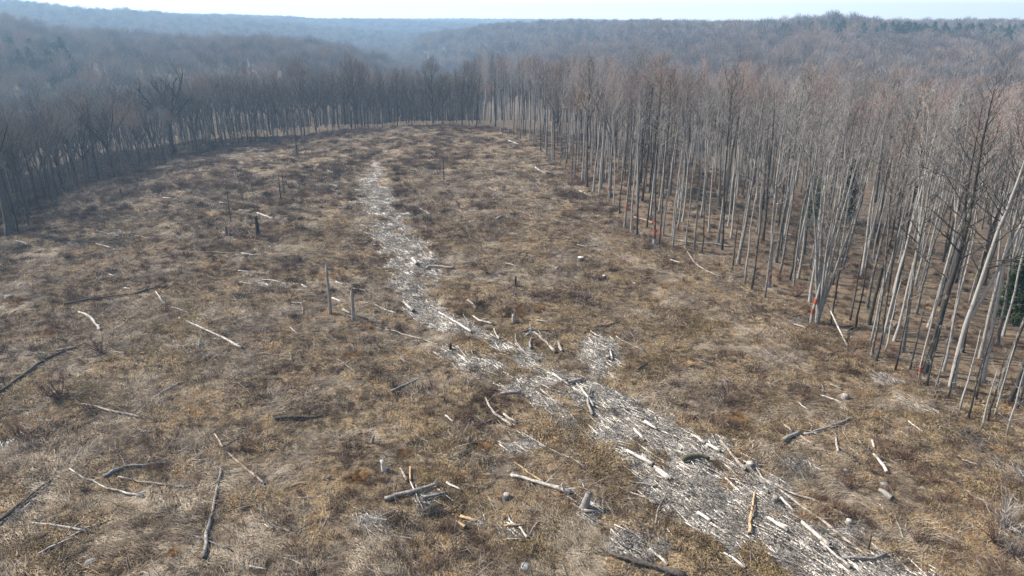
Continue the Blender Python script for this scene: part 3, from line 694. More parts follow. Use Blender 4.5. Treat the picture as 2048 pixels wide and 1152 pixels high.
# ------------------------------------------------------------------ things lying and standing in the clearing
LOGS = [  # (colour, width px, points, label)
('p', 4, [(240,466),(272,474),(305,482)], 'pale thin pole in the dark brush below the left wood, lowest of three'),
('w', 3, [(194,466),(217,470),(240,475)], 'pale short pole left of the lowest of three in the dark brush'),
('g', 3, [(193,456),(218,459),(240,465)], 'grey thin pole, uppermost of three in the dark brush by the left wood'),
('w', 5, [(33,485),(45,487),(57,490)], 'white splinter near the foot of the thick left-border trunk'),
('p', 6, [(193,493),(210,497),(227,499)], 'pale flat piece just below the three poles in the dark brush'),
('p', 4, [(323,518),(355,511),(399,506),(450,509),(482,511)], 'long low pale pole lying across the left middle of the clearing'),
('w', 6, [(484,510),(498,512),(513,515)], 'bright white block at the right end of the long low pale pole'),
('w', 4, [(477,544),(500,546)], 'short white billet above the arched white branch'),
('w', 4, [(514,566),(535,562),(555,565),(573,571)], 'arched white branch on the left side, above the tall grey pole foot'),
('w', 4, [(479,568),(507,571)], 'short white piece left of the arched white branch'),
('w', 5, [(604,573),(616,579)], 'white chunk left of the tall grey standing pole'),
('d', 6, [(269,590),(295,584),(318,576)], 'dark log with raised right end, upper left of the grass'),
('d', 6, [(128,611),(190,600),(255,593)], 'brown sunken log running left from the dark raised log'),
('w', 5, [(312,587),(319,596),(326,606)], 'short white stick under the right end of the dark raised log'),
('w', 8, [(158,628),(172,634),(186,643),(196,656),(203,664)], 'white bent log in the grass, far left middle'),
('w', 7, [(358,638),(390,653),(431,672),(458,686),(484,700)], 'long straight white log, the longest on the left half of the clearing'),
('p', 4, [(342,616),(362,622),(382,631)], 'thin pale stick just above the longest white log'),
('g', 4, [(0,721),(45,714),(87,709),(146,708)], 'thin grey pole crossing the dark log at the left border'),
('d', 10, [(-20,804),(20,775),(60,745),(115,712),(160,698)], 'large dark fallen trunk slanting up from the left border'),
('p', 7, [(112,706),(140,700),(172,698)], 'pale split top of the large dark trunk at the left border'),
('p', 5, [(220,706),(236,708),(252,711)], 'short pale stick right of the large dark fallen trunk'),
('p', 3, [(521,708),(558,713),(596,720)], 'very thin pale rod left of centre in flat grass'),
('p', 4, [(583,608),(604,609),(606,622),(605,633),(592,629)], 'hooked pale branch left of the two grey poles'),
('w', 4, [(580,657),(588,664),(596,671)], 'small white stick between the longest white log and the poles'),
('p', 4, [(538,494),(546,499),(554,505)], 'small pale stick above the white pieces left of the track'),
('w', 4, [(479,423),(503,425)], 'white piece near the charred snag top'),
('w', 5, [(514,428),(530,434),(547,441)], 'pale branch right of the charred snag'),
('p', 4, [(243,407),(270,409)], 'short pale log below the dark left brush'), ('w', 4, [(326,397),(345,399)], 'white piece beyond the small dark stump at left'),
('w', 4, [(640,369),(658,371),(677,376)], 'white log left of the far end of the wood chip track'),
('p', 4, [(616,362),(636,366)], 'pale stick above the white log by the far track end'), ('w', 5, [(249,579),(263,581)], 'white stub above the dark raised log'),
('w', 5, [(672,567),(687,572)], 'white piece right of the tall grey pole'), ('w', 5, [(665,599),(685,608)], 'white piece between the two grey poles'),
('p', 7, [(686,623),(702,632)], 'stubby pale log end by the foot of the tall grey pole'),
('w', 5, [(440,408),(462,410)], 'thin white scrap far left of the track'), ('p', 5, [(655,344),(668,349)], 'pale scrap by the upper left of the track'),
('g', 8, [(852,542),(858,536),(874,537),(890,539),(908,541)], 'grey crooked branch lying right of the upper track'),
('w', 9, [(826,521),(834,532)], 'stout white block beside the upper track'),
('w', 10, [(808,609),(817,618),(827,627)], 'cream log with dark cut end, left side of the track'),
('w', 7, [(878,629),(893,637),(909,645),(926,657),(943,668)], 'long white split log lying along the middle of the track'),
('w', 6, [(940,631),(952,638),(961,644),(975,647),(986,651)], 'wavy white branch right of the middle track'),
('p', 8, [(935,604),(944,611),(952,622)], 'white root piece beside a black stump, right of the middle track'),
('d', 6, [(684,625),(718,637),(745,650),(768,661)], 'dark half-buried log, its shadow put into its colour, by the shorter grey pole'),  # log and its shadow share one dark colour
('p', 5, [(768,661),(795,668),(822,677),(850,685),(876,693)], 'thin pale pole running on from the dark half-buried log'),
('w', 5, [(718,607),(749,611),(770,622),(793,630)], 'forked white branch right of the shorter grey pole'),
('w', 5, [(704,580),(716,581),(733,585)], 'white curved stick on the orange grass by the poles'),
('d', 6, [(1016,583),(1024,576),(1048,577)], 'dark branches and modelled stub shadow crossed at the foot of the black stub'),  # branches plus the shadow of the stub, both modelled as dark wood
('g', 6, [(1031,672),(1031,684),(1038,698),(1052,710),(1078,724)], 'long curved grey branch on the right of the track centre'),
('g', 6, [(1062,658),(1061,667),(1051,676)], 'hooked grey branch above the pile at the centre'),
('p', 9, [(1068,668),(1082,680),(1096,691),(1111,709)], 'stout pale log leaning down from the centre pile'),
('p', 10, [(1116,690),(1120,699),(1125,707)], 'short thick pale log right of the stout pale one'),
('g', 8, [(1063,680),(1059,692),(1062,701)], 'grey twisted stump limb in the centre pile'),
('d', 7, [(1038,669),(1068,664),(1098,665)], 'black log across the top of the centre pile'),
('d', 6, [(1192,656),(1215,655),(1240,647)], 'dark branch lying right of the centre pile'),
('p', 5, [(1232,677),(1251,689),(1288,705)], 'thin pale pole right of the grey chip patch'),
('w', 6, [(1221,702),(1222,712),(1224,724)], 'small forked white branch on the grey chip patch'),
('d', 6, [(1271,746),(1284,737),(1301,725)], 'dark branch standing out right of the grey chip patch'),
('p', 4, [(1154,492),(1172,496),(1195,495)], 'thin pale stick below the ringed trunks, in brown grass'),
('w', 4, [(1011,529),(1020,530),(1033,536)], 'thin white stick above the black stub'),
('p', 5, [(1072,644),(1098,648)], 'pale billet just above the centre pile'), ('w', 6, [(988,661),(992,672),(999,681)], 'short white forked stick left of the centre pile'),
('p', 4, [(675,722),(693,735),(712,749)], 'pale stick crossing a dark one below the grey poles'),
('d', 4, [(674,747),(690,735),(705,722)], 'dark stick crossing a pale one below the grey poles'),
('p', 6, [(840,421),(861,432)], 'pale bark piece on the far meadow right of the track'), ('w', 4, [(1158,383),(1186,396)], 'white pole near the far right edge trunks'),
('g', 7, [(991,443),(1006,435)], 'small mossy log in the middle of the far meadow'), ('p', 3, [(922,416),(946,426)], 'thin pale stick on the far meadow'),
('w', 4, [(1071,338),(1092,351)], 'pale pole pointing at the far brush pile'), ('w', 4, [(1017,283),(1038,291)], 'white pole near the far corner of the clearing'),
('p', 7, [(164,812),(186,816),(209,823),(245,831),(284,840)], 'weathered branch left of the bottom centre with a kinked thick end'),
('g', 10, [(207,957),(230,946),(258,936),(300,936),(345,929)], 'grey bent log, upper of two at the lower left'),
('p', 7, [(237,958),(268,965),(307,972),(345,977),(382,979)], 'pale curved log directly below the grey bent log'),
('w', 6, [(140,942),(175,961),(209,979),(250,991),(288,997)], 'slender white pole below both curved logs at the lower left'),
('p', 7, [(430,871),(450,902),(478,929),(503,952),(531,973)], 'pale snaking branch rising up left of the bottom centre'),
('d', 6, [(443,901),(462,889),(482,876)], 'short dark limb joined at the top of the pale snaking branch'),
('g', 11, [(443,944),(438,972),(431,1001),(425,1034),(419,1066),(409,1122)], 'long grey trunk pointing toward the viewer, lower left'),
('g', 6, [(377,1070),(419,1086),(440,1095),(465,1107)], 'dark pole crossing the long grey trunk near its lower end'),
('d', 9, [(550,842),(580,838),(612,840),(647,838)], 'straight dark log lying crosswise left of centre'),
('w', 7, [(62,1050),(105,1054),(140,1060),(175,1067)], 'white broken log at the bottom left'),
('w', 6, [(499,1137),(535,1144)], 'white short log at the bottom border left of centre'), ('p', 5, [(551,1117),(586,1125),(612,1138)], 'pale branch arching over the dark log at the bottom border'),
('d', 9, [(556,1148),(585,1147),(616,1144)], 'black log on the bottom border left of centre'),
('d', 10, [(-10,1056),(25,1030),(60,1000),(107,965)], 'dark brushy fallen top at the lower left border'),
('p', 4, [(384,923),(427,924)], 'thin pale rod right of the grey bent log'), ('g', 4, [(-5,823),(25,822),(58,826)], 'thin grey stick at the left border below the dark trunk'),
('w', 13, [(1022,956),(1052,965),(1083,973),(1112,982),(1141,991)], 'thick pale birch-like log with dark cut end, bottom centre'),
('t', 7, [(1029,929),(1043,938),(1055,949),(1070,959),(1088,968)], 'tan crooked limb touching the back of the thick pale log'),
('p', 8, [(971,801),(978,817),(985,830),(1004,843),(1024,857)], 'pale log with thin bent tip above the bottom centre'),
('p', 6, [(1007,833),(1033,850)], 'short pale log alongside the one with thin bent tip'),
('d', 6, [(956,856),(993,842)], 'dark stick left below the log with thin bent tip'), ('g', 9, [(1001,792),(1042,788)], 'dark grey log at the left rim of the track'),
('g', 9, [(1137,768),(1167,762)], 'dark grey billet lying across the track'), ('g', 8, [(1183,780),(1177,794),(1175,810),(1185,835)], 'curved grey limb lying down the track'),
('p', 4, [(1043,868),(1104,904),(1135,919),(1168,936)], 'long thin pole lying parallel to the track on its left'),
('p', 8, [(801,941),(808,954),(815,967)], 'pale stub leaning right of the white upright stump'), ('t', 6, [(821,939),(821,967)], 'slim tan stub next to the pale leaning stub'),
('g', 14, [(769,1004),(795,998),(824,991),(850,983),(879,973)], 'dark grey heavy log slanting up right, lower centre'),
('g', 10, [(846,1000),(870,996),(895,991)], 'grey split log right below the heavy slanting log'), ('w', 6, [(893,970),(923,985)], 'white stick right of the heavy slanting log'),
('t', 9, [(921,1037),(953,1048)], 'tan round log, bottom centre'), ('t', 9, [(912,1046),(920,1051),(931,1059)], 'tan barkless chunk left of the tan round log'),
('w', 8, [(1039,1059),(1047,1070),(1055,1081)], 'white stick pair leaning on a small brush heap, bottom centre'), ('t', 6, [(1008,1057),(1049,1053)], 'tan flat stick above the white stick pair'),
('p', 9, [(1167,1026),(1206,1027)], 'pale log lying level under the grey stub'), ('g', 6, [(782,786),(808,775),(839,760)], 'dark limb left of the track foot, with raised end'),
('w', 5, [(891,834),(907,848)], 'single white splinter in grass above the bottom centre'), ('p', 5, [(1244,1047),(1262,1056)], 'pale stick in the olive grass'),
('g', 7, [(1261,968),(1287,972),(1314,978)], 'dark grey rod beside the track, above the olive grass'), ('p', 6, [(1240,979),(1265,990),(1289,998),(1314,1012)], 'pale rod under the dark grey rod by the olive grass'),
('g', 6, [(1331,994),(1320,1014),(1312,1035),(1311,1052)], 'thin grey branch standing up from the olive grass'),
('w', 12, [(1253,906),(1280,921),(1306,935)], 'white flat split log in the left half of the track'), ('w', 9, [(1308,937),(1325,949),(1342,964)], 'white round log continuing below the white flat split log'),
('d', 18, [(1216,1112),(1250,1124),(1285,1134),(1320,1144),(1370,1160)], 'big dark rotten trunk on the bottom border, left of the track'),
('p', 6, [(1236,1099),(1262,1112),(1289,1128)], 'pale pole over the grey brush by the rotten trunk'), ('w', 8, [(1299,1102),(1316,1117),(1335,1135)], 'white round pole above the big dark rotten trunk'),
('w', 7, [(1268,861),(1289,885)], 'white billet, left in the upper wide part of the track'), ('w', 8, [(1289,847),(1314,863)], 'white billet, right in the upper wide part of the track'),
('w', 7, [(1162,780),(1188,817)], 'white straight branch beside the curved grey limb'), ('w', 6, [(1106,750),(1122,763),(1139,774)], 'white branch where the track widens'),
('m', 16, [(1364,926),(1378,921),(1391,918),(1405,919),(1419,924)], 'mossy black log lying across the white track'),
('p', 11, [(1440,886),(1450,899),(1461,911),(1476,928),(1491,945)], 'pale log with raised upper end at the right rim of the track'),
('w', 9, [(1383,873),(1397,882),(1410,892)], 'white split log on the right rim above the mossy black log'), ('w', 10, [(1412,893),(1425,899),(1440,908)], 'white split log just right of the mossy black log'),
('g', 7, [(1497,937),(1512,955),(1525,972),(1536,990)], 'grey pole ending in the grey brush of the track'), ('p', 6, [(1502,926),(1512,940),(1524,960),(1531,975)], 'thinner tan pole crossing the grey pole at the track rim'),
('t', 9, [(1509,990),(1504,1020),(1499,1050),(1498,1072)], 'tan upright-looking log lying across the white wood of the track'),
('p', 8, [(1520,958),(1563,987),(1595,1010),(1629,1035),(1680,1075),(1735,1118)], 'very long straight pole along the right rim of the track'),
('p', 8, [(1548,974),(1570,984),(1592,995),(1632,1005),(1665,1022),(1696,1040)], 'second long pole splitting off right from the longest rim pole'),
('w', 15, [(1602,1052),(1630,1073),(1659,1098)], 'thick white log with dark round end in the track, lower right'),
('g', 10, [(1682,1121),(1712,1121),(1742,1123),(1772,1113)], 'dark grey log lying crosswise over the track foot'),
('g', 5, [(1788,1034),(1797,1057),(1805,1080)], 'thin dark stick right of the lower track'),
('g', 18, [(1757,985),(1769,995),(1783,1005)], 'fat grey short log with dark end, lower right'),
('g', 13, [(1565,888),(1582,878),(1600,869)], 'thick grey broken trunk in the right meadow'), ('p', 7, [(1600,876),(1613,885),(1626,895)], 'pale round stick under the thick grey broken trunk'),
('p', 6, [(1568,855),(1584,866)], 'pale stick above the thick grey broken trunk'), ('g', 8, [(1606,873),(1635,867),(1665,856),(1699,842)], 'branchy grey limb running right from the thick broken trunk'),
('p', 8, [(1671,872),(1672,890),(1675,908)], 'short pale upright-looking log in the right meadow'),
('p', 7, [(1743,884),(1748,901)], 'small pale billet above the cream log, right meadow'), ('w', 10, [(1746,913),(1757,926),(1765,936),(1773,950)], 'cream log with peeling bark among shrubs, right meadow'),
('g', 4, [(1710,875),(1724,893),(1738,912)], 'thin grey pole left of the cream log'), ('w', 6, [(1640,793),(1660,801),(1684,810)], 'white thin log near the top of the right meadow'),
('p', 5, [(1660,771),(1684,782)], 'thin pale pole above the white thin log, right meadow'), ('w', 4, [(1816,846),(1845,868)], 'white rod right of the cream log near the thin saplings'),
('w', 8, [(1311,943),(1323,953),(1336,963)], 'white splintered billet inside the broad part of the track'), ('w', 10, [(1395,1030),(1421,1047)], 'white fat slab between olive patches of the track'),
('w', 9, [(1446,1110),(1468,1124),(1491,1141)], 'cream slab in the olive grass at the bottom border'), ('w', 10, [(1535,1040),(1575,1068)], 'white twin slab left of the thick white log'),
('w', 9, [(1640,1090),(1670,1115),(1700,1140)], 'white log at the lowest part of the track'), ('w', 8, [(1560,1000),(1590,1028)], 'white slab just inside the longest rim pole'),
('w', 4, [(1355,483),(1380,487),(1405,489),(1432,490),(1458,494)], 'pale fallen pole lying level among the front trunks'),
('p', 4, [(1368,496),(1378,513),(1394,534),(1414,545),(1438,556)], 'kinked fallen pole at the wood edge right of the painted pair'),
('w', 5, [(1341,522),(1356,527),(1373,528)], 'white stick below the painted pair of trunks'), ('w', 4, [(1587,651),(1600,655),(1613,660)], 'short white stick left of the many-stemmed clump'),
('d', 4, [(1468,557),(1495,555),(1520,550)], 'dark strip for a trunk shadow, left of the thick red-ringed trunk'), ('t', 4, [(1268,436),(1295,444),(1305,450)], 'yellowish fallen pole behind the single red-ringed trunk'),  # the dark one stands in for a trunk shadow on the wood floor
('p', 4, [(1590,507),(1598,522)], 'pale leaning rod on the floor inside the wood'), ('d', 4, [(1655,712),(1695,705),(1733,697)], 'dark thin strip for a trunk shadow on the grass edge below the leaning pole'),  # the dark one is a cast trunk shadow, modelled as a strip
]
LOGSEG = []; 
LOGGRP = 'fallen logs and poles left in the clearing'
def build_log(col, wpx, pts, label, name='fallen_log', z_extra=None):
    G = np.array([atz(*p)[:2] for p in pts])
    # smooth resample
    n = max(5, 2 * len(pts)); s = np.linspace(0, len(pts) - 1, n)
    Px = np.interp(s, range(len(pts)), G[:, 0]); Py = np.interp(s, range(len(pts)), G[:, 1])
    mx, my = Px.mean(), Py.mean(); dep = depth(mx, my); r = wpx * dep / 1420 / 2 * .72
    L = math.hypot(Px[-1] - Px[0], Py[-1] - Py[0])
    j = min(.05, L * .006); Px[1:-1] += R.normal(size=n - 2) * j; Py[1:-1] += R.normal(size=n - 2) * j
    Pz = terrain(Px, Py); Pz = Pz * .45 + np.linspace(Pz[0], Pz[-1], n) * .55 + r * .9 + .12 + R.normal(size=n) * .02
    bz = tz(mx, my)
    P = np.stack([Px - mx, Py - my, Pz - bz], -1)
    tap = np.linspace(1, .62, n) if P[0, 1] < P[-1, 1] else np.linspace(.62, 1, n)
    if len(pts) == 2: tap = np.linspace(1, .9, n)
    rad = r * tap * (1 + R.normal(size=n) * .06)
    g = Geo(); g.tube(P, rad, 8 if wpx > 6 else 6, 0, 1, .16)
    ns = int(L / .8 * R.random()) + (2 if L > 2.2 else 0)
    for _ in range(min(ns, 7)):
        i = int(R.integers(1, n - 1)); dd = unit(P[min(i + 1, n - 1)] - P[i - 1]); d2 = unit(dd * (.5 + .4 * R.random()) + np.array([R.normal() * .5, R.normal() * .5, .35 + .3 * R.random()]))
        q = P[i]; bl = (.25 + .9 * R.random()) * (1.2 if L > 3 else .4)
        g.tube([q, q + d2 * bl * .5, q + d2 * bl + R.normal(size=3) * .06], [rad[i] * .42, rad[i] * .28, .01], 5, 0)
        if bl > .7: q2 = q + d2 * bl * .5; g.tube([q2, q2 + unit(d2 + R.normal(size=3) * .5) * .5], [rad[i] * .2, .006], 3, 0)
    o = link(name, g.mesh(name, [M['log_' + col], M['end']], True), None, (mx, my, bz))
    tag(o, label, 'log', LOGGRP)
    for k in range(n - 1): LOGSEG.append((Px[k], Py[k], Px[k + 1], Py[k + 1], rad[k]))
    return o
for c_, w_, p_, l_ in LOGS: build_log(c_, w_, p_, l_)
# many more, smaller pieces that nothing tells apart
small = 0
tdir = np.array(at(1700, 1140)) - np.array(at(1150, 790)); tdir /= np.linalg.norm(tdir)
while small < 118:
    px = R.random() * 2100 - 20; py = 290 + 860 * R.random() ** .8
    x, y = at(px, py)
    if not bool(inside(x, y)) or edgedist(x, y) < 1: continue
    onl = px < 1000
    if fbm(x, y, 12, 90) < .45: continue
    dep = depth(x, y); L = .35 + 1.5 * R.random() ** 2; a = math.atan2(tdir[1], tdir[0]) + R.normal() * .75
    wpx = (.03 + .07 * R.random() ** 2) * 2 * 1420 / dep
    p2 = (x + math.cos(a) * L, y + math.sin(a) * L); pm = ((x + p2[0]) / 2 - math.sin(a) * L * R.normal() * .08, (y + p2[1]) / 2 + math.cos(a) * L * R.normal() * .08)
    # back to pixels for the shared builder
    def topix(x, y):
        zc = y * cp + CAMH * sp; return (1024 + 2 * F * x / zc, 576 + 2 * F * (CAMH * cp - y * sp) / zc)
    c_ = 'wwppgt'[int(R.integers(0, 6))]
    build_log(c_, wpx, [topix(x, y), topix(*pm), topix(*p2)], {'w': 'small bleached white wood piece lying in the dry grass', 'p': 'small pale wood piece lying in the dry grass', 'g': 'small grey weathered wood piece lying in the dry grass', 't': 'small tan wood piece lying in the dry grass'}[c_], 'wood_piece')
    small += 1

# leaning pole at the clump
def pole3(name, pts, rad, mat, label, cat, group=None, n=7, capm='end', stubs=0):
    P = np.array(pts, float); b = P[0].copy(); b[2] = tz(b[0], b[1]); g = Geo(); g.tube(P - b, rad, n, 0, 1, .12)
    for _ in range(stubs):
        i = int(R.integers(1, len(P))); q = P[i] - b; d2 = unit(np.array([R.normal(), R.normal(), .8])); g.tube([q, q + d2 * (.2 + .5 * R.random())], [rad[i] * .4, .008], 4, 0)
    o = link(name, g.mesh(name, [M[mat], M[capm]], True), None, tuple(b)); return tag(o, label, cat, group)
x, y, z = atz(1697, 697); x2, y2, _ = atz(1648, 648)
pole3('leaning_pole', [(x, y, z + .05), ((x + x2) / 2, (y + y2) / 2 , z + 1.05), (x2, y2, z + 2.2)], [.09, .08, .06], 'log_w', 'white pole leaning against the foot of the many-stemmed clump', 'pole')
# standing dead poles and snags
def snag(px, py0, py1, wpx, mat, label, name='dead_snag', lean=0, stubs=2, twigs=0, group='dead poles and snags standing in the clearing'):
    x, y, z = atz(px, py1); dep = depth(x, y)
    # height so that the top lands on py0
    yy = 288.0 - py0 / 2; f = F * cp + yy * sp; d = F * sp - yy * cp
    H = CAMH - d * (y / f) - z; H = max(H, .4); r = wpx * dep / 1420 / 2
    e = link(name, None, None, (x, y, z)); tag(e, label, 'snag', group)
    k = 6; P = np.stack([np.linspace(0, lean, k) + R.normal(size=k) * .03 * (H / 5), R.normal(size=k) * .02, np.linspace(-.15, H, k)], -1); rad = np.linspace(1.15, .75, k) * r
    if twigs: rad = np.linspace(1.1, .3, k) * r
    g = Geo(); g.tube(P, rad, 8, 0, 1, .15)
    # broken top splinter
    g.tube([P[-1] + [rad[-1] * .3, 0, -.1], P[-1] + [rad[-1] * .4, 0, .22]], [rad[-1] * .5, .01], 4, 0)
    link('trunk', g.mesh('trunk', [M[mat], M['end']], True), e)
    g = Geo(); nb = stubs + twigs
    for q in range(nb):
        i = int(R.integers(1, k)); d2 = perp(np.array([0, 0, 1.0]), R.random() * 6.28, .9 if twigs else 1.2); L = (.3 + .5 * R.random()) * (1 if not twigs else H * .22)
        p = P[i] - [0, 0, R.random() * .4]; g.tube([p, p + d2 * L * .5, p + d2 * L + [0, 0, L * .15]], [max(.015, rad[i] * .4), .012, .006], 4, 0)
        if twigs:
            A = np.array([p + d2 * L * t for t in R.random(6)]); g.tris(A, A + (R.normal(size=(6, 3)) * .25 + [0, 0, .3]) * L, .03, 0)
    if nb and twigs + stubs: link('branches', g.mesh('branches', [M[mat]]), e)
    return e
snag(662, 530, 628, 6, 'bark_snag', 'tall straight grey pole standing alone, left of the track')
snag(708, 582, 643, 7, 'bark_snag', 'shorter grey pole right of the tall straight grey pole')
snag(517, 433, 475, 8, 'char', 'charred black snag standing in the left meadow')
snag(454, 452, 473, 6, 'bark_snag', 'small dark stub left of the charred black snag')
snag(1031, 554, 577, 6, 'char', 'black pointed stub in the middle of the meadow right of the track')
snag(243, 378, 391, 4, 'char', 'thin dark stub at the left below the low forking oak'); snag(58, 423, 452, 4, 'char', 'thin dark stub right of the thick left-border trunk')
snag(888, 314, 362, 2.6, 'bark_dark', 'thin lone sapling in the far meadow', 'sapling', 0, 0, 5)
snag(561, 348, 400, 3.2, 'bark_dark', 'dark thin sapling, left of two together in the left meadow', 'sapling', .2, 0, 9)
snag(568, 345, 384, 3, 'bark_dark', 'dark thin sapling, right of two together in the left meadow', 'sapling', 0, 0, 9)
snag(487, 340, 405, 2.4, 'bark_dark', 'slim sapling left of the two together in the left meadow', 'sapling', -.4, 0, 10)
snag(507, 350, 390, 2.0, 'bark_dark', 'shorter slim sapling left of the two together', 'sapling', -.1, 0, 6); snag(463, 370, 448, 2.2, 'bark_dark', 'slim twiggy sapling above the small dark stub', 'sapling', 0, 0, 10)
snag(595, 240, 311, 4, 'bark_dark', 'small bare tree standing in front of the far left wood', 'sapling', 0, 0, 16)
snag(1736, 1070, 1101, 4, 'bark_dark', 'short dark stub right of the lower track'); snag(770, 919, 944, 11, 'log_w', 'white upright stump with blackened foot, lower centre', lean=-.12)
snag(1027, 628, 646, 8, 'log_p', 'pale upright stub on the orange grass right of the track', stubs=0); snag(901, 686, 700, 7, 'char', 'small dark stump on the grass left of the centre pile', stubs=0)
snag(1166, 986, 1018, 18, 'bark_snag', 'thick grey leaning stub near the olive grass', lean=.35); snag(939, 873, 890, 8, 'bark_snag', 'short grey-black stub above the bottom centre'); snag(742, 872, 888, 6, 'bark_snag', 'slim leaning stub left of the bottom centre', lean=.25)
# stumps
def stump(px, py, wpx, label, mat='log_p', hh=.32):
    x, y, z = atz(px, py); r = wpx * depth(x, y) / 1420 / 2; e = link('tree_stump', None, None, (x, y, z)); tag(e, label, 'stump', 'tree stumps in the clearing')
    g = Geo(); h = hh + r * .4; g.tube([(0, 0, -.15), (0, 0, .08), (0.01, 0, h * .6), (0.02, 0, h)], [r * 1.5, r * 1.12, r, r * .97], 10, 0, 0, .18); link('bark', g.mesh('bark', [M['bark_snag']], True), e)
    g = Geo(); g.tube([(0.02, 0, h - .01), (0.02, 0, h + .015)], [r * .93, r * .9], 10, 0, 0); link('cut_top', g.mesh('cut_top', [M[mat]]), e)
stump(1161, 524, 14, 'pale cut stump in the brown meadow below the ringed trunks', 'log_w', .5); stump(1208, 560, 9, 'small pale stump further right in the brown meadow', 'log_w', .5)
stump(731, 490, 9, 'black stump left of the upper track', 'end'); stump(401, 408, 9, 'small dark stump in the far left grass', 'end'); stump(1113, 541, 7, 'low stump right of the shrub in the middle meadow', 'log_p')
stump(1498, 935, 14, 'white-topped stump on the right rim of the track', 'log_w'); stump(1549, 1003, 12, 'grey stump amid the grey brush on the track', 'log_p'); stump(1696, 1050, 12, 'cream stump with a reddish shrub beside it', 'log_w')
stump(1013, 999, 15, 'grey stump left of the thick pale log', 'log_p'); stump(960, 607, 9, 'black stump with white roots right of the track', 'end'); stump(1689, 799, 14, 'grey stump beside the white thin log, right meadow', 'log_p')
stump(20, 600, 16, 'dark hollow stump under tan grass at the left border', 'end'); stump(1215, 720, 10, 'small grey stump on the chip patch', 'log_p'); stump(874, 412, 6, 'small dark stump far right of the upper track', 'end')
def rock(px, py, wpx, label, flat=.6):
    wpx *= .85; flat *= .8
    x, y, z = atz(px, py); r = wpx * depth(x, y) / 1420 / 2
    import bmesh
    bm = bmesh.new(); bmesh.ops.create_icosphere(bm, subdivisions=3, radius=1); o = R.random() * 50
    for v_ in bm.verts:
        c = v_.co; k = .72 + .55 * float(fbm(np.array([c.x + o]), np.array([c.y + c.z * 1.3 + o]), 1.1, 3)[0]); v_.co = (c.x * k * r, c.y * k * r * .8, max(c.z * k, -.3) * r * flat + r * flat * .12 + .06)
    me = bpy.data.meshes.new('rock'); bm.to_mesh(me); bm.free(); me.materials.append(M['rock']); tag(link('rock', me, None, (x, y, z), R.random() * 6), label, 'rock', 'field stones in the clearing')
rock(1162, 965, 18, 'rounded grey stone right of the thick pale log'); rock(1051, 1135, 26, 'large grey stone near the bottom border, centre'); rock(1691, 944, 16, 'angular light stone in the right meadow', .8)
rock(1663, 1003, 18, 'pale flat stone right of the second long pole', .5); rock(1767, 972, 18, 'light grey stone just above the fat grey short log', .8); rock(181, 1125, 26, 'flat pale stone at the bottom left', .3); rock(1500, 928, 10, 'small white stone at the right rim of the track', .9); rock(836, 798, 6, 'tiny white stone left of the track foot', .8)
rock(1434, 944, 8, 'small dark stone on the white track', .7)
# tussocks and shrubs
def blades(g, n, rad, h, w_, m=0, arch=.6, lean=(0, 0)):
    u = R.random(n) * 6.28; rr = rad * .35 * R.random(n) ** .5
    A = np.stack([rr * np.cos(u), rr * np.sin(u), np.full(n, -.03)], -1); L = h * (.55 + .6 * R.random(n))
    sp_ = rad * (.4 + .8 * R.random(n))
    mid = A + np.stack([np.cos(u) * sp_ * .45 + lean[0] * .5, np.sin(u) * sp_ * .45 + lean[1] * .5, L * .85], -1)
    tip = A + np.stack([np.cos(u) * sp_ + lean[0], np.sin(u) * sp_ + lean[1], L * (1 - arch * R.random(n) * .7)], -1)
    S = np.stack([-np.sin(u), np.cos(u), 0 * u], -1) * w_ / 2
    V = np.stack([A - S, A + S, mid + S * .9, mid - S * .9, tip], 1).reshape(-1, 3); b = np.arange(n) * 5
    g.add(V, [np.stack([b, b + 1, b + 2, b + 3], -1), np.stack([b + 3, b + 2, b + 4], -1)], m)
def tuss(px, py, wpx, label, mat='tuss', h=.7):
    x, y, z = atz(px, py); r = wpx * depth(x, y) / 1420 / 2; g = Geo(); nc = max(1, int(r * r * 9))
    for q in range(min(nc, 14)):
        g2 = Geo(); blades(g2, 150, min(r, .45) * (.8 + .5 * R.random()), h * (.35 + .4 * R.random()), .016, 0, .9, (.25 * R.random(), -.15))
        off = np.array([R.normal() * r * .5, R.normal() * r * .45, 0]) if nc > 1 else np.zeros(3)
        off[2] = tz(x + off[0], y + off[1]) - z; g.add(g2.v[0] + off, [a_ for a_, _ in g2.f]); tag(link('grass_tussock', g.mesh('grass_tussock', [M[mat]]), None, (x, y, z)), label, 'grass tussock', 'orange tan grass tussocks')
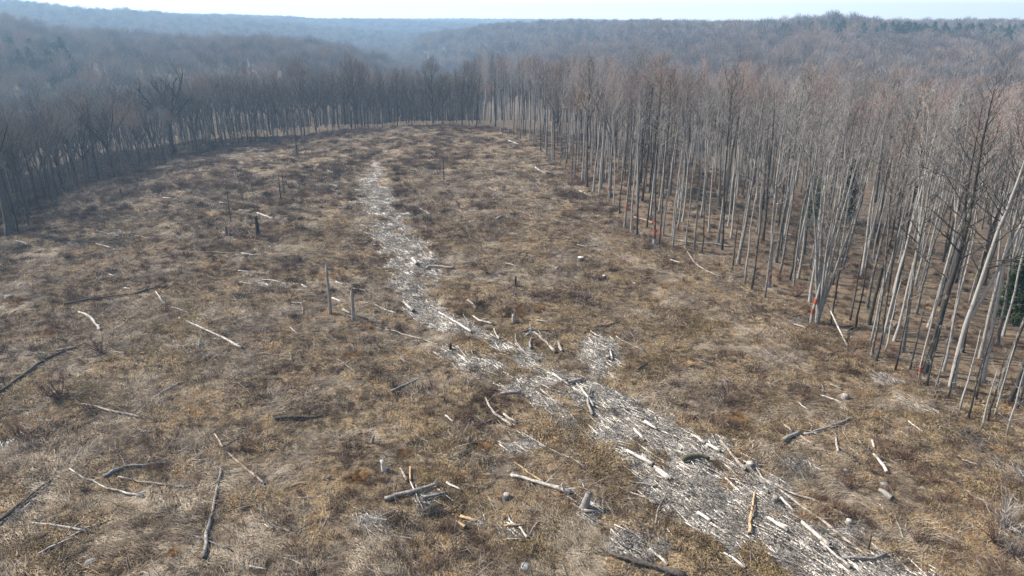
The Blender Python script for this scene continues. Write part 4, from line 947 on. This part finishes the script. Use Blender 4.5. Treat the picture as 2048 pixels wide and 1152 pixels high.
for a in [(1325, 572, 26, 'round pale tan tussock alone below the painted pair of trunks'), (1618, 675, 26, 'pale tan tussock left below the many-stemmed clump'), (1366, 731, 34, 'flat pale tussock in the right meadow above the track'), (1104, 882, 20, 'small upright orange tussock left of the track'),
          (345, 1108, 22, 'feathery tan tussock standing alone at the bottom left'), (1358, 850, 22, 'curved tan tussock at the right rim of the track'), (1461, 838, 60, 'wide tan tussock in the right meadow'), (1730, 795, 30, 'tan tussock near the stumps, right meadow'),
          (715, 960, 60, 'broad orange tussock left of the white upright stump'), (800, 915, 44, 'pale orange tussock right above the white upright stump'), (735, 658, 40, 'orange tussock at the foot of the shorter grey pole'), (640, 552, 50, 'reddish orange tussock left of the tall grey pole top'),
          (690, 550, 50, 'reddish orange tussock right of the tall grey pole top'), (1040, 620, 60, 'rust orange tussock right of the middle track, left one'), (1075, 618, 44, 'rust orange tussock right of the middle track, right one'), (1005, 483, 46, 'orange tussock in the far meadow'), (715, 518, 30, 'small orange tussock left of the upper track'),
          (700, 712, 44, 'tan tussock above the crossed sticks'), (960, 900, 30, 'tan tussock above the bottom centre'), (455, 628, 36, 'tan tussock right of the longest white log'), (25, 606, 40, 'tan tussock hanging over the dark stump at the left border'), (95, 668, 40, 'tan tussock at the far left')]:
    tuss(a[0], a[1], a[2] * 1.0, a[3])
def shrub_mesh(seed, n=70, red=True):
    g = Geo()
    for k in range(11):
        u = R.random() * 6.28; d = perp(np.array([0, 0, 1.0]), u, .3 + .7 * R.random()); P = [np.zeros(3)]
        for i in range(3): d = unit(d + R.normal(size=3) * .2); P.append(P[-1] + d * .33)
        g.tube(P, [.02, .014, .009, .004], 3, 0); P = np.array(P)
        A = []; B = []
        for q in range(n // 2):
            i = R.integers(0, 3); t = R.random(); p = P[i] * (1 - t) + P[i + 1] * t; A.append(p); B.append(p + unit(d + R.normal(size=3) * .9 + [0, 0, .2]) * (.15 + .3 * R.random()))
        g.tris(A, B, .016, 0)
    return g
SHM = [shrub_mesh(k).mesh('shrub', [M['shrub']]) for k in range(3)]
SHG = [shrub_mesh(k, 40).mesh('shrub', [M['twig_grey']]) for k in range(2)]
for k, (px, py, wpx, lab, gy) in enumerate([(1749, 950, 42, 'reddish round shrub next to the light grey stone', 0), (1804, 920, 34, 'dark round shrub right of the cream log', 0), (1859, 968, 44, 'brown shrub farther right of the fat grey short log', 0), (1836, 1086, 44, 'brown shrub at the lower right in tan grass', 0),
   (1994, 1092, 70, 'large dark shrub in the lower right corner', 0), (1702, 978, 50, 'low wide brown shrub between the stones, right meadow', 0), (1698, 1038, 34, 'reddish shrub behind the cream stump', 0), (1884, 1008, 36, 'small brown shrub, lower right', 0), (2010, 1060, 90, 'tall bare grey bush at the right border', 1),
   (2035, 1120, 80, 'grey twiggy bush cut by the lower right corner', 1), (205, 706, 60, 'brown twiggy shrub right of the large dark fallen trunk', 0), (120, 800, 80, 'reddish brown shrub at the left above the kinked branch', 0), (977, 550, 36, 'dark shrub in the middle meadow', 0), (1075, 690, 34, 'brown shrub in the centre pile', 0),
   (595, 352, 20, 'small dark shrub far left meadow', 0), (1560, 560, 40, 'reddish shrub by the thick red-ringed trunk', 0), (1595, 592, 44, 'reddish shrub between the red-ringed trunk and the clump', 0), (1100, 330, 34, 'grey bush by the far right edge trunks', 1), (40, 875, 60, 'dark shrub at the left border', 0),
   (175, 985, 34, 'round dark shrub left of the slender white pole', 0), (480, 905, 60, 'brown bush around the snaking branch', 0), (860, 830, 30, 'brown low shrub right of the dark crosswise log', 0)]):
    x, y, z = atz(px, py); r = wpx * depth(x, y) / 1420 / 2; s_ = r / .62
    o = link('shrub', (SHG if gy else SHM)[k % 2], None, (x, y, z - .02), R.random() * 6.28, (s_, s_, s_ * (1.25 if gy else .85))); tag(o, lab, 'shrub', 'bare shrubs scattered over the clearing')
# heaps of brushwood
def heap(px, py, wpx, hpx, n, label, mats=('slash', 'chip'), tall=.5, dirn=None):
    x, y, z = atz(px, py); dep = depth(x, y); rx = wpx * dep / 1420 / 2; ry = hpx * dep / 1420 / 2 / max(.35, CAMH / math.hypot(x, y, CAMH))
    u = R.random(n) * 6.28; rr = R.random(n) ** .6; cx = rx * rr * np.cos(u); cy = ry * rr * np.sin(u); hz = (1 - rr) * tall * .5 * R.random(n) + .04; k_ = fbm(cx + px, cy + py, 1.0, 9, 2) > .42; n = int(k_.sum()); cx, cy, hz, rr = cx[k_], cy[k_], hz[k_], rr[k_]
    a_ = (px * .7 + R.normal(size=n) * .45 + (R.random(n) < .35) * 1.3) if dirn is None else dirn + R.normal(size=n) * .4
    L = .35 + 1.7 * R.random(n) ** 2; dx = np.cos(a_) * L / 2; dy = np.sin(a_) * L / 2; dz = R.normal(size=n) * .14 * L + (.2 if dirn is not None else 0)
    A = np.stack([cx - dx, cy - dy, np.maximum(hz - dz, .02)], -1); B = np.stack([cx + dx, cy + dy, np.maximum(hz + dz, .02)], -1)
    g = Geo(); k = n * 5 // 6; sticks(g, A[:k], B[:k], .006 + .016 * R.random(k) ** 2, 0); sticks(g, A[k:], B[k:], .006 + .018 * R.random(n - k) ** 2, 1)
    o = link('brush_pile', g.mesh('brush_pile', [M[m_] for m_ in mats]), None, (x, y, z)); tag(o, label, 'brush pile', 'heaps of brushwood')
def sticks(g, A, B, r, m=0):
    n = len(A); D = B - A; D = D / (np.linalg.norm(D, axis=1)[:, None] + 1e-9); up = np.tile([0., 0, 1], (n, 1)); S = np.cross(D, up); S /= np.linalg.norm(S, axis=1)[:, None] + 1e-9; U = np.cross(S, D)
    r = np.asarray(r)[:, None]; V = []
    for Pp, f in ((A, 1), (B, .75)):
        for q in range(4):
            an = q * PI / 2 + PI / 4; V.append(Pp + (S * math.cos(an) + U * math.sin(an)) * r * f)
    V = np.stack(V, 1).reshape(-1, 3); b = np.arange(n)[:, None] * 8
    Q = [b + np.array([[0, 1, 5, 4]]), b + np.array([[1, 2, 6, 5]]), b + np.array([[2, 3, 7, 6]]), b + np.array([[3, 0, 4, 7]]), b + np.array([[3, 2, 1, 0]]), b + np.array([[4, 5, 6, 7]])]
    g.add(V, Q, m)
for h_ in [(749, 1047, 66, 40, 260, 'dark flat heap of brushwood left of the tan logs, lower centre'), (975, 1042, 44, 34, 170, 'small grey brush heap right of the tan logs'), (866, 1018, 66, 44, 220, 'grey brush heap under the grey split log'), (1205, 1022, 60, 40, 170, 'grey brush around the thick grey leaning stub'),
           (1285, 1086, 110, 50, 420, 'grey brush heap above the big dark rotten trunk'), (1540, 985, 110, 60, 420, 'tangled grey brush in the middle of the track'), (1590, 935, 90, 36, 260, 'grey brush lying right of the track rim'), (1075, 668, 90, 30, 240, 'dark brush heap at the centre of the clearing'),
           (1310, 505, 70, 26, 260, 'grey brush heap at the foot of the painted pair of trunks'), (1105, 355, 60, 16, 260, 'grey brush heap at the far right edge trunks'), (785, 765, 90, 24, 200, 'dark low brush left of the track foot'), (240, 470, 120, 22, 320, 'dark brush around the three poles by the left wood'),
           (40, 1020, 110, 90, 420, 'dark brush tangle at the lower left border'), (50, 905, 70, 60, 200, 'pale brush scraps at the left border'), (960, 606, 60, 20, 120, 'dark brush beside the black stump right of the track'), (1700, 1060, 70, 50, 260, 'grey brush on the right of the lower track')]:
    heap(*h_)
for h_ in [(1925, 868, 90, 50, 360, 'grey fallen tops heaped at the right edge of the meadow, left part'), (1985, 905, 100, 60, 420, 'grey fallen tops heaped at the right edge of the meadow, right part')]:
    heap(*h_, tall=.9, dirn=math.radians(140))
for h_ in [(1840, 815, 70, 40, 300, 'grey brushwood at the foot of the thin saplings, upper part'), (2040, 960, 70, 60, 300, 'grey twiggy thicket at the right border below the heaped tops'), (1780, 765, 60, 26, 200, 'thin grey brushwood where the slim pair of trunks meets the meadow')]: heap(*h_, tall=.7, dirn=math.radians(130))
for k, (px, py, wpx) in enumerate([(310, 318, 130), (400, 308, 140), (500, 298, 120), (560, 292, 110), (330, 352, 90), (160, 402, 110), (90, 425, 110), (230, 375, 110), (40, 470, 120), (420, 345, 90)]):
    heap(px, py, wpx, 12, 420, 'dark brush bank along the left wood edge, %s from the far end' % ORD[[4, 3, 1, 0, 5, 7, 8, 6, 9, 2][k]], ('char', 'slash'), .7)
# thin saplings at the wood edge on the right
for k, (px, py, top, ln) in enumerate([(1489, 569, 380, .5), (1505, 582, 350, .8), (1530, 596, 400, .6), (1388, 502, 330, .5), (1790, 741, 560, 1.4), (1835, 765, 560, 1.6), (1852, 775, 650, 1.0), (1870, 788, 660, 1.2), (1920, 822, 660, 1.6), (1935, 838, 690, 1.2), (1950, 800, 640, 1.2), (1975, 845, 700, 1.4), (1988, 838, 690, 1.2), (2012, 872, 700, 1.6), (1962, 860, 740, .8), (1895, 800, 700, .8), (1820, 742, 600, .8), (1770, 708, 560, .6), (1700, 640, 480, .6), (1712, 655, 520, .6), (1580, 560, 420, .6), (1622, 560, 430, .5), (1464, 540, 420, .4), (1345, 500, 380, .3), (2035, 820, 640, 1.5), (1742, 690, 540, .8), (1660, 655, 540, .5)]):
    e = snag(px, top, py, 4.2, 'bark_grey', 'thin bare sapling at the right wood edge, %d px tall' % 0 if False else 'thin bare grey sapling in front of the right-hand stand', 'edge_sapling', 0, 0, 9, 'thin saplings along the right wood edge')
    e['category'] = 'sapling'
    if px == 1835: 
        g = Geo(); g.tube([(0, 0, 1.1), (0, 0, 1.5)], [.12, .12], 8, 0); g.tube([(0, 0, 1.65), (0, 0, 2.2)], [.115, .11], 8, 0); link('paint_band', g.mesh('paint_band', [M['orange']]), e); e['label'] = 'thin sapling wrapped in bright orange, left of the thickest pale trunk'; e.name = 'marked_sapling'

# crushed wood of the track: far too many splinters to count
def rs(n, fn):
    x = R.random(n) * 150 - 70; y = 28 + R.random(n) * 125; k = fn(x, y); return x[k], y[k]
mk = lambda x, y: (trackmask(x, y) > .10 + .62 * R.random(len(x)))
x, y = rs(3200000, mk)
if len(x) > 78000: x, y = x[:78000], y[:78000]
n = len(x); big = R.random(n) < .035
a_ = math.atan2(tdir[1], tdir[0]) + R.normal(size=n) * np.where(R.random(n) < .45, .35, 1.5)
L = np.where(big, .8 + 1.5 * R.random(n), .10 + .5 * R.random(n) ** 2); rd = np.where(big, .015 + .035 * R.random(n), .005 + .015 * R.random(n)); huge = R.random(n) < .003; L = np.where(huge, 2 + 2.2 * R.random(n), L); rd = np.where(huge, .025 + .03 * R.random(n), rd); a_ = np.where(big | huge, math.atan2(tdir[1], tdir[0]) + R.normal(size=n) * .22, a_)
z = terrain(x, y) + .03 + rd + .06 * R.random(n); dz = R.normal(size=n) * .07 * np.minimum(L, 1)
A = np.stack([x - np.cos(a_) * L / 2, y - np.sin(a_) * L / 2, z - dz], -1); B = np.stack([x + np.cos(a_) * L / 2, y + np.sin(a_) * L / 2, z + dz], -1)
g = Geo(); k = (R.random(n) < .50) | big | huge; sticks(g, A[k], B[k], rd[k], 0); sticks(g, A[~k], B[~k], rd[~k], 1)
tag(link('wood_chips', g.mesh('wood_chips', [M['chip'], M['slash']])), 'crushed white and grey wood splinters covering the track', 'wood chips', kind='stuff')
# thin litter sticks over the whole meadow
x = R.random(160000) * 240 - 130; y = 28 + 190 * R.random(160000) ** 1.3
k = inside(x, y) & (fbm(x, y, 10, 91) + .25 * R.random(160000) > .58) & (R.random(160000) < np.clip(70 / y, .2, 1)); x, y = x[k][:19000], y[k][:19000]; n = len(x)
a_ = math.atan2(tdir[1], tdir[0]) + R.normal(size=n) * .9; L = .25 + 1.6 * R.random(n) ** 2; rd = .007 + .022 * R.random(n) ** 2; z = terrain(x, y) + .14 + .14 * R.random(n); dz = R.normal(size=n) * .08 * L
A = np.stack([x - np.cos(a_) * L / 2, y - np.sin(a_) * L / 2, z - dz], -1); B = np.stack([x + np.cos(a_) * L / 2, y + np.sin(a_) * L / 2, z + dz], -1)
g = Geo(); k = R.random(n) < .5; sticks(g, A[k], B[k], rd[k], 0); sticks(g, A[~k], B[~k], rd[~k], 1)
tag(link('stick_litter', g.mesh('stick_litter', [M['chip'], M['slash']])), 'thin broken sticks strewn everywhere through the dry grass', 'sticks', kind='stuff')

# ------------------------------------------------------------------ grass and brush cover
def mat_tuft(n, mat, reach=.62, h=.24, w_=.030, fan=.5, arch=True):
    g = Geo(); x = (R.random(n) - .5) * 1.1; y = (R.random(n) - .5) * 1.1; L = reach * (.5 + .8 * R.random(n)); an = R.normal(size=n) * fan
    A = np.stack([x - L / 2 * np.cos(an), y - L / 2 * np.sin(an), np.full(n, -.02)], -1); D = np.stack([np.cos(an), np.sin(an), 0 * an], -1)
    hh = h * (.3 + .9 * R.random(n)); mid = A + D * (L * .5)[:, None] + np.stack([0 * x, 0 * x, hh], -1); tip = A + D * L[:, None] + np.stack([0 * x, 0 * x, hh * .75], -1)
    S = np.stack([-np.sin(an), np.cos(an), R.normal(size=n) * .5], -1) * w_ / 2
    V = np.stack([A - S, A + S, mid + S, mid - S, tip], 1).reshape(-1, 3); b = np.arange(n) * 5
    g.add(V, [np.stack([b, b + 1, b + 2, b + 3], -1), np.stack([b + 3, b + 2, b + 4], -1)], 0)
    return src('tuft_src', g.mesh('tuft_src', [M[mat]]))
def fuzz(n, mat, rad=.5, h=.45, w_=.016):
    g = Geo(); p = R.normal(size=(n, 3)) * [rad * .35, rad * .35, 0]; d = R.normal(size=(n, 3)); d[:, 2] = np.abs(d[:, 2]) + .5; d /= np.linalg.norm(d, axis=1)[:, None]
    A = p + d * (h * .3 * R.random(n))[:, None]; B = A + d * (h * (.5 + .7 * R.random(n)))[:, None]; g.tris(A, B, w_, 0)
    return src('brush_src', g.mesh('brush_src', [M[mat]]))
seg = np.array(LOGSEG)
lgrid = {}
for i, (x1, y1, x2, y2, r) in enumerate(seg):
    for t in np.linspace(0, 1, max(2, int(math.hypot(x2 - x1, y2 - y1) / .5) + 1)):
        lgrid.setdefault((int(round((x1 + (x2 - x1) * t) / .55)), int(round((y1 + (y2 - y1) * t) / .55))), True)
def clearlog(x, y): return np.array([(int(round(a / .55)), int(round(b / .55))) not in lgrid for a, b in zip(x, y)], bool) | (R.random(len(x)) < .28)
def spread(n, r1, fn, r0=0):
    x = R.random(n) * 2 * r1 - r1; y = 22 + R.random(n) * (r1 - 22); k = inview(x, y, 1.08, 15) & fn(x, y) & (y >= r0); x, y = x[k], y[k]; k = clearlog(x, y); return x[k], y[k]
def cover(name, x, y, var, smin, smax, label, cat, flow=None, hz=None):
    n = len(x); s_ = smin + (smax - smin) * R.random(n); s_ = s_ * np.clip(y / 90, 1, 1.9) * (.55 + .9 * vnoise(x, y, 1.3, 47))
    if flow is None: rz = R.random(n) * 6.28
    else: rz = math.radians(-35) + (fbm(x, y, 6, 40, 3) - .5) * 4.2 + R.normal(size=n) * .42 + PI * (vnoise(x, y, 3, 43) < .4)
    h = s_ * (.7 + .6 * R.random(n)) / np.clip(y / 120, 1, 1.5)
    o = scatter(name, x, y, terrain(x, y) + .0, rz, np.stack([s_, s_, h], -1), var); return tag(o, label, cat, kind='stuff')
ins_ = lambda x, y: inside(x, y)
lim = lambda x, y: trackmask(x, y) < .22 + .45 * R.random(len(x)) ** 4
gpatch = lambda x, y: fbm(x, y, 14, 60, 3)
brm = lambda x, y: fbm(x, y, 8, 65, 4)
tt_ = [mat_tuft(90, 'grass', rr_, hh_, .024, ff_) for rr_, hh_, ff_ in ((.5, .11, .7), (.75, .13, .5), (.4, .17, 1.2), (.9, .09, .4))]; tg = [mat_tuft(70, 'grass_grey', .95, hh_, .018, .30) for hh_ in (.10, .14, .18)]
x, y = spread(230000, 112, lambda x, y: ins_(x, y) & lim(x, y)); k = (fbm(x, y, 4, 60, 3) + R.normal(size=len(x)) * .05) > .60
cover('dry_grass', x[~k], y[~k], tt_, .7, 1.15, 'tan brown matted dry grass covering the near clearing', 'grass', 1); cover('pale_grass', x[k], y[k], tg, .7, 1.2, 'bleached lodged grass in swirls over the clearing', 'grass', 1)
x, y = spread(190000, 222, lambda x, y: ins_(x, y) & lim(x, y) & (y > 105) & (R.random(len(x)) < .75)); cover('far_grass', x, y, tt_[:2] + tg[:2], .9, 1.4, 'thin tan dry grass on the far half of the clearing', 'grass', 1)
bf = [fuzz(120, 'brush', .5, h_) for h_ in (.35, .5, .65)]
x, y = spread(230000, 222, lambda x, y: ins_(x, y) & lim(x, y) & (.55 * fbm(x, y, 11, 65, 3) + .45 * fbm(x, y, 1.6, 68, 3) > .49 + .11 * R.random(len(x)) - .5 * (R.random(len(x)) < .10) - .035 * (x < -12) * (y > 55) - .10 * np.clip(1 - edgedist(x, y) / 9, 0, 1)) & (R.random(len(x)) < np.clip(120 / y, .3, 1) * .55)); xb = R.random(90000) * 160 - 150; yb = 60 + 170 * R.random(90000); kb = inside(xb, yb) & (edgedist(xb, yb) < 34 * np.clip(fbm(xb, yb, 16, 77) + .35 * (vnoise(xb, yb, 3, 78) - .5) - .40, 0, 1)) & (xb < np.interp(yb, [60, 200, 230], [-30, -10, 40])) & inview(xb, yb) & (R.random(90000) < .30)
x = np.concatenate([x, xb[kb]]); y = np.concatenate([y, yb[kb]])
cover('brown_brush', x, y, bf, .7, 1.3, 'dark brown bramble and weed stems in patches', 'brush')
def stems(n, mat):
    g = Geo(); A = np.stack([R.normal(size=n) * .5, R.normal(size=n) * .5, np.zeros(n)], -1); th_ = R.random() * 6.28
    d = R.normal(size=(n, 3)) * [.7, .7, .25] + [math.cos(th_) * .8, math.sin(th_) * .8, .45]; d[:, 2] = np.abs(d[:, 2]) * .6 + .05; d /= np.linalg.norm(d, axis=1)[:, None]
    B = A + d * (.35 + .75 * R.random(n))[:, None]; sticks(g, A, B, .0055 + .004 * R.random(n), 0)
    return src('stem_src', g.mesh('stem_src', [M[mat]]))
st = [stems(9, 'twig_grey'), stems(9, 'slash'), stems(11, 'brush'), stems(10, 'grass_grey'), stems(12, 'brush')]
x, y = spread(130000, 150, lambda x, y: ins_(x, y) & (fbm(x, y, 5, 93, 3) + .3 * R.random(len(x)) > .58) & (trackmask(x, y) < .3) & (R.random(len(x)) < np.clip(70 / y, .2, 1))); cover('dead_stems', x, y, st, .7, 1.4, 'dead weed stems and fine twigs tangled through the grass', 'brush')
mo = [mat_tuft(110, 'moss', .25, .16, .03, 2.0) for _ in range(3)]
nearT = lambda x, y: np.clip(1 - np.abs((x - np.interp(y, [30, 45, 60, 90], [12, 6, 0, -12]))) / 9, 0, 1) * (y < 75)
x, y = spread(150000, 110, lambda x, y: ins_(x, y) & (trackmask(x, y) < .45) & (fbm(x, y, 6, 66, 3) + .20 * nearT(x, y) > .64)); cover('olive_grass', x, y, mo, .7, 1.2, 'short olive brown grass beside the track', 'grass')
x, y = spread(300000, 215, lambda x, y: (~inside(x, y)) & (edgedist(x, y) < 45) & (R.random(len(x)) < .14 + .5 * (x < 0))); cover('wood_floor_grass', x, y, tt_[:1] + bf, .7, 1.1, 'sparse dry grass and brush on the wood floor', 'grass', 1)


# ------------------------------------------------------------------ light, sky, air
SUN_EL, SUN_AZ = math.radians(40), math.radians(-72)
w = bpy.data.worlds.new('World'); sc.world = w; w.use_nodes = True; nt = w.node_tree
bg = nt.nodes['Background']; sky = nt.nodes.new('ShaderNodeTexSky'); sky.sky_type = 'NISHITA'; sky.sun_disc = False
sky.sun_elevation = SUN_EL; sky.sun_rotation = SUN_AZ; sky.air_density = 1.0; sky.dust_density = 3.0; sky.ozone_density = 1.5
tc = nt.nodes.new('ShaderNodeTexCoord'); sx = nt.nodes.new('ShaderNodeSeparateXYZ'); nt.links.new(tc.outputs['Generated'], sx.inputs[0])
mr = nt.nodes.new('ShaderNodeMapRange'); mr.inputs['From Min'].default_value = .02; mr.inputs['From Max'].default_value = .22; mr.inputs['To Min'].default_value = .92; mr.inputs['To Max'].default_value = 0; nt.links.new(sx.outputs[2], mr.inputs['Value'])
nt.links.new(mixc(nt, mr.outputs[0], sky.outputs[0], (15.5, 13.6, 11.6)), bg.inputs[0]); bg.inputs[1].default_value = .10
sd = bpy.data.lights.new('sun', 'SUN'); sd.energy = 5.0; sd.angle = math.radians(.53); sd.color = (1, .93, .83)
so = bpy.data.objects.new('sun', sd); COL.objects.link(so)
from mathutils import Vector
v = Vector((math.cos(SUN_EL) * math.sin(SUN_AZ), math.cos(SUN_EL) * math.cos(SUN_AZ), math.sin(SUN_EL)))
so.rotation_euler = (-v).to_track_quat('-Z', 'Y').to_euler(); so.location = (-60, 20, 90)
# air
g = Geo(); x0, x1, y0, y1, z0, z1 = -4400, 4400, -510, 4400, -60, 130
g.add([(x, y, z) for x in (x0, x1) for y in (y0, y1) for z in (z0, z1)], np.array([[0, 1, 3, 2], [4, 6, 7, 5], [0, 4, 5, 1], [2, 3, 7, 6], [0, 2, 6, 4], [1, 5, 7, 3]]))
hm = bpy.data.materials.new('haze'); hm.use_nodes = True; nt = hm.node_tree; nt.nodes.clear()
out = nt.nodes.new('ShaderNodeOutputMaterial'); pv = nt.nodes.new('ShaderNodeVolumePrincipled')
pv.inputs['Density'].default_value = .00039; pv.inputs['Color'].default_value = (.44, .70, 1, 1); pv.inputs['Anisotropy'].default_value = .3
nt.links.new(pv.outputs[0], out.inputs['Volume'])
HZ = link('haze', g.mesh('haze', [hm])); tag(HZ, kind='stuff')

cd = bpy.data.cameras.new('camera'); co = bpy.data.objects.new('camera', cd); COL.objects.link(co)
co.location = (0, 0, CAMH); co.rotation_euler = (math.radians(90) - PITCH, 0, 0)
cd.sensor_width = 36; cd.lens = F / 1024 * 36; cd.clip_end = 12000; cd.clip_start = .5
sc.camera = co
sc.view_settings.view_transform = 'Standard'; sc.view_settings.look = 'None'; sc.view_settings.exposure = .86; sc.view_settings.gamma = 1
sc.render.engine = 'CYCLES'; c = sc.cycles
c.use_denoising = True; c.denoiser = 'OPENIMAGEDENOISE'; c.denoising_prefilter = 'NONE'; c.max_bounces = 4; c.diffuse_bounces = 2; c.glossy_bounces = 1; c.transmission_bounces = 1; c.volume_bounces = 2; c.transparent_max_bounces = 4
c.use_adaptive_sampling = True; c.adaptive_threshold = .01
print('trees', len(pr), len(pl), 'hills', len(hp1), len(hp2), len(hp3))
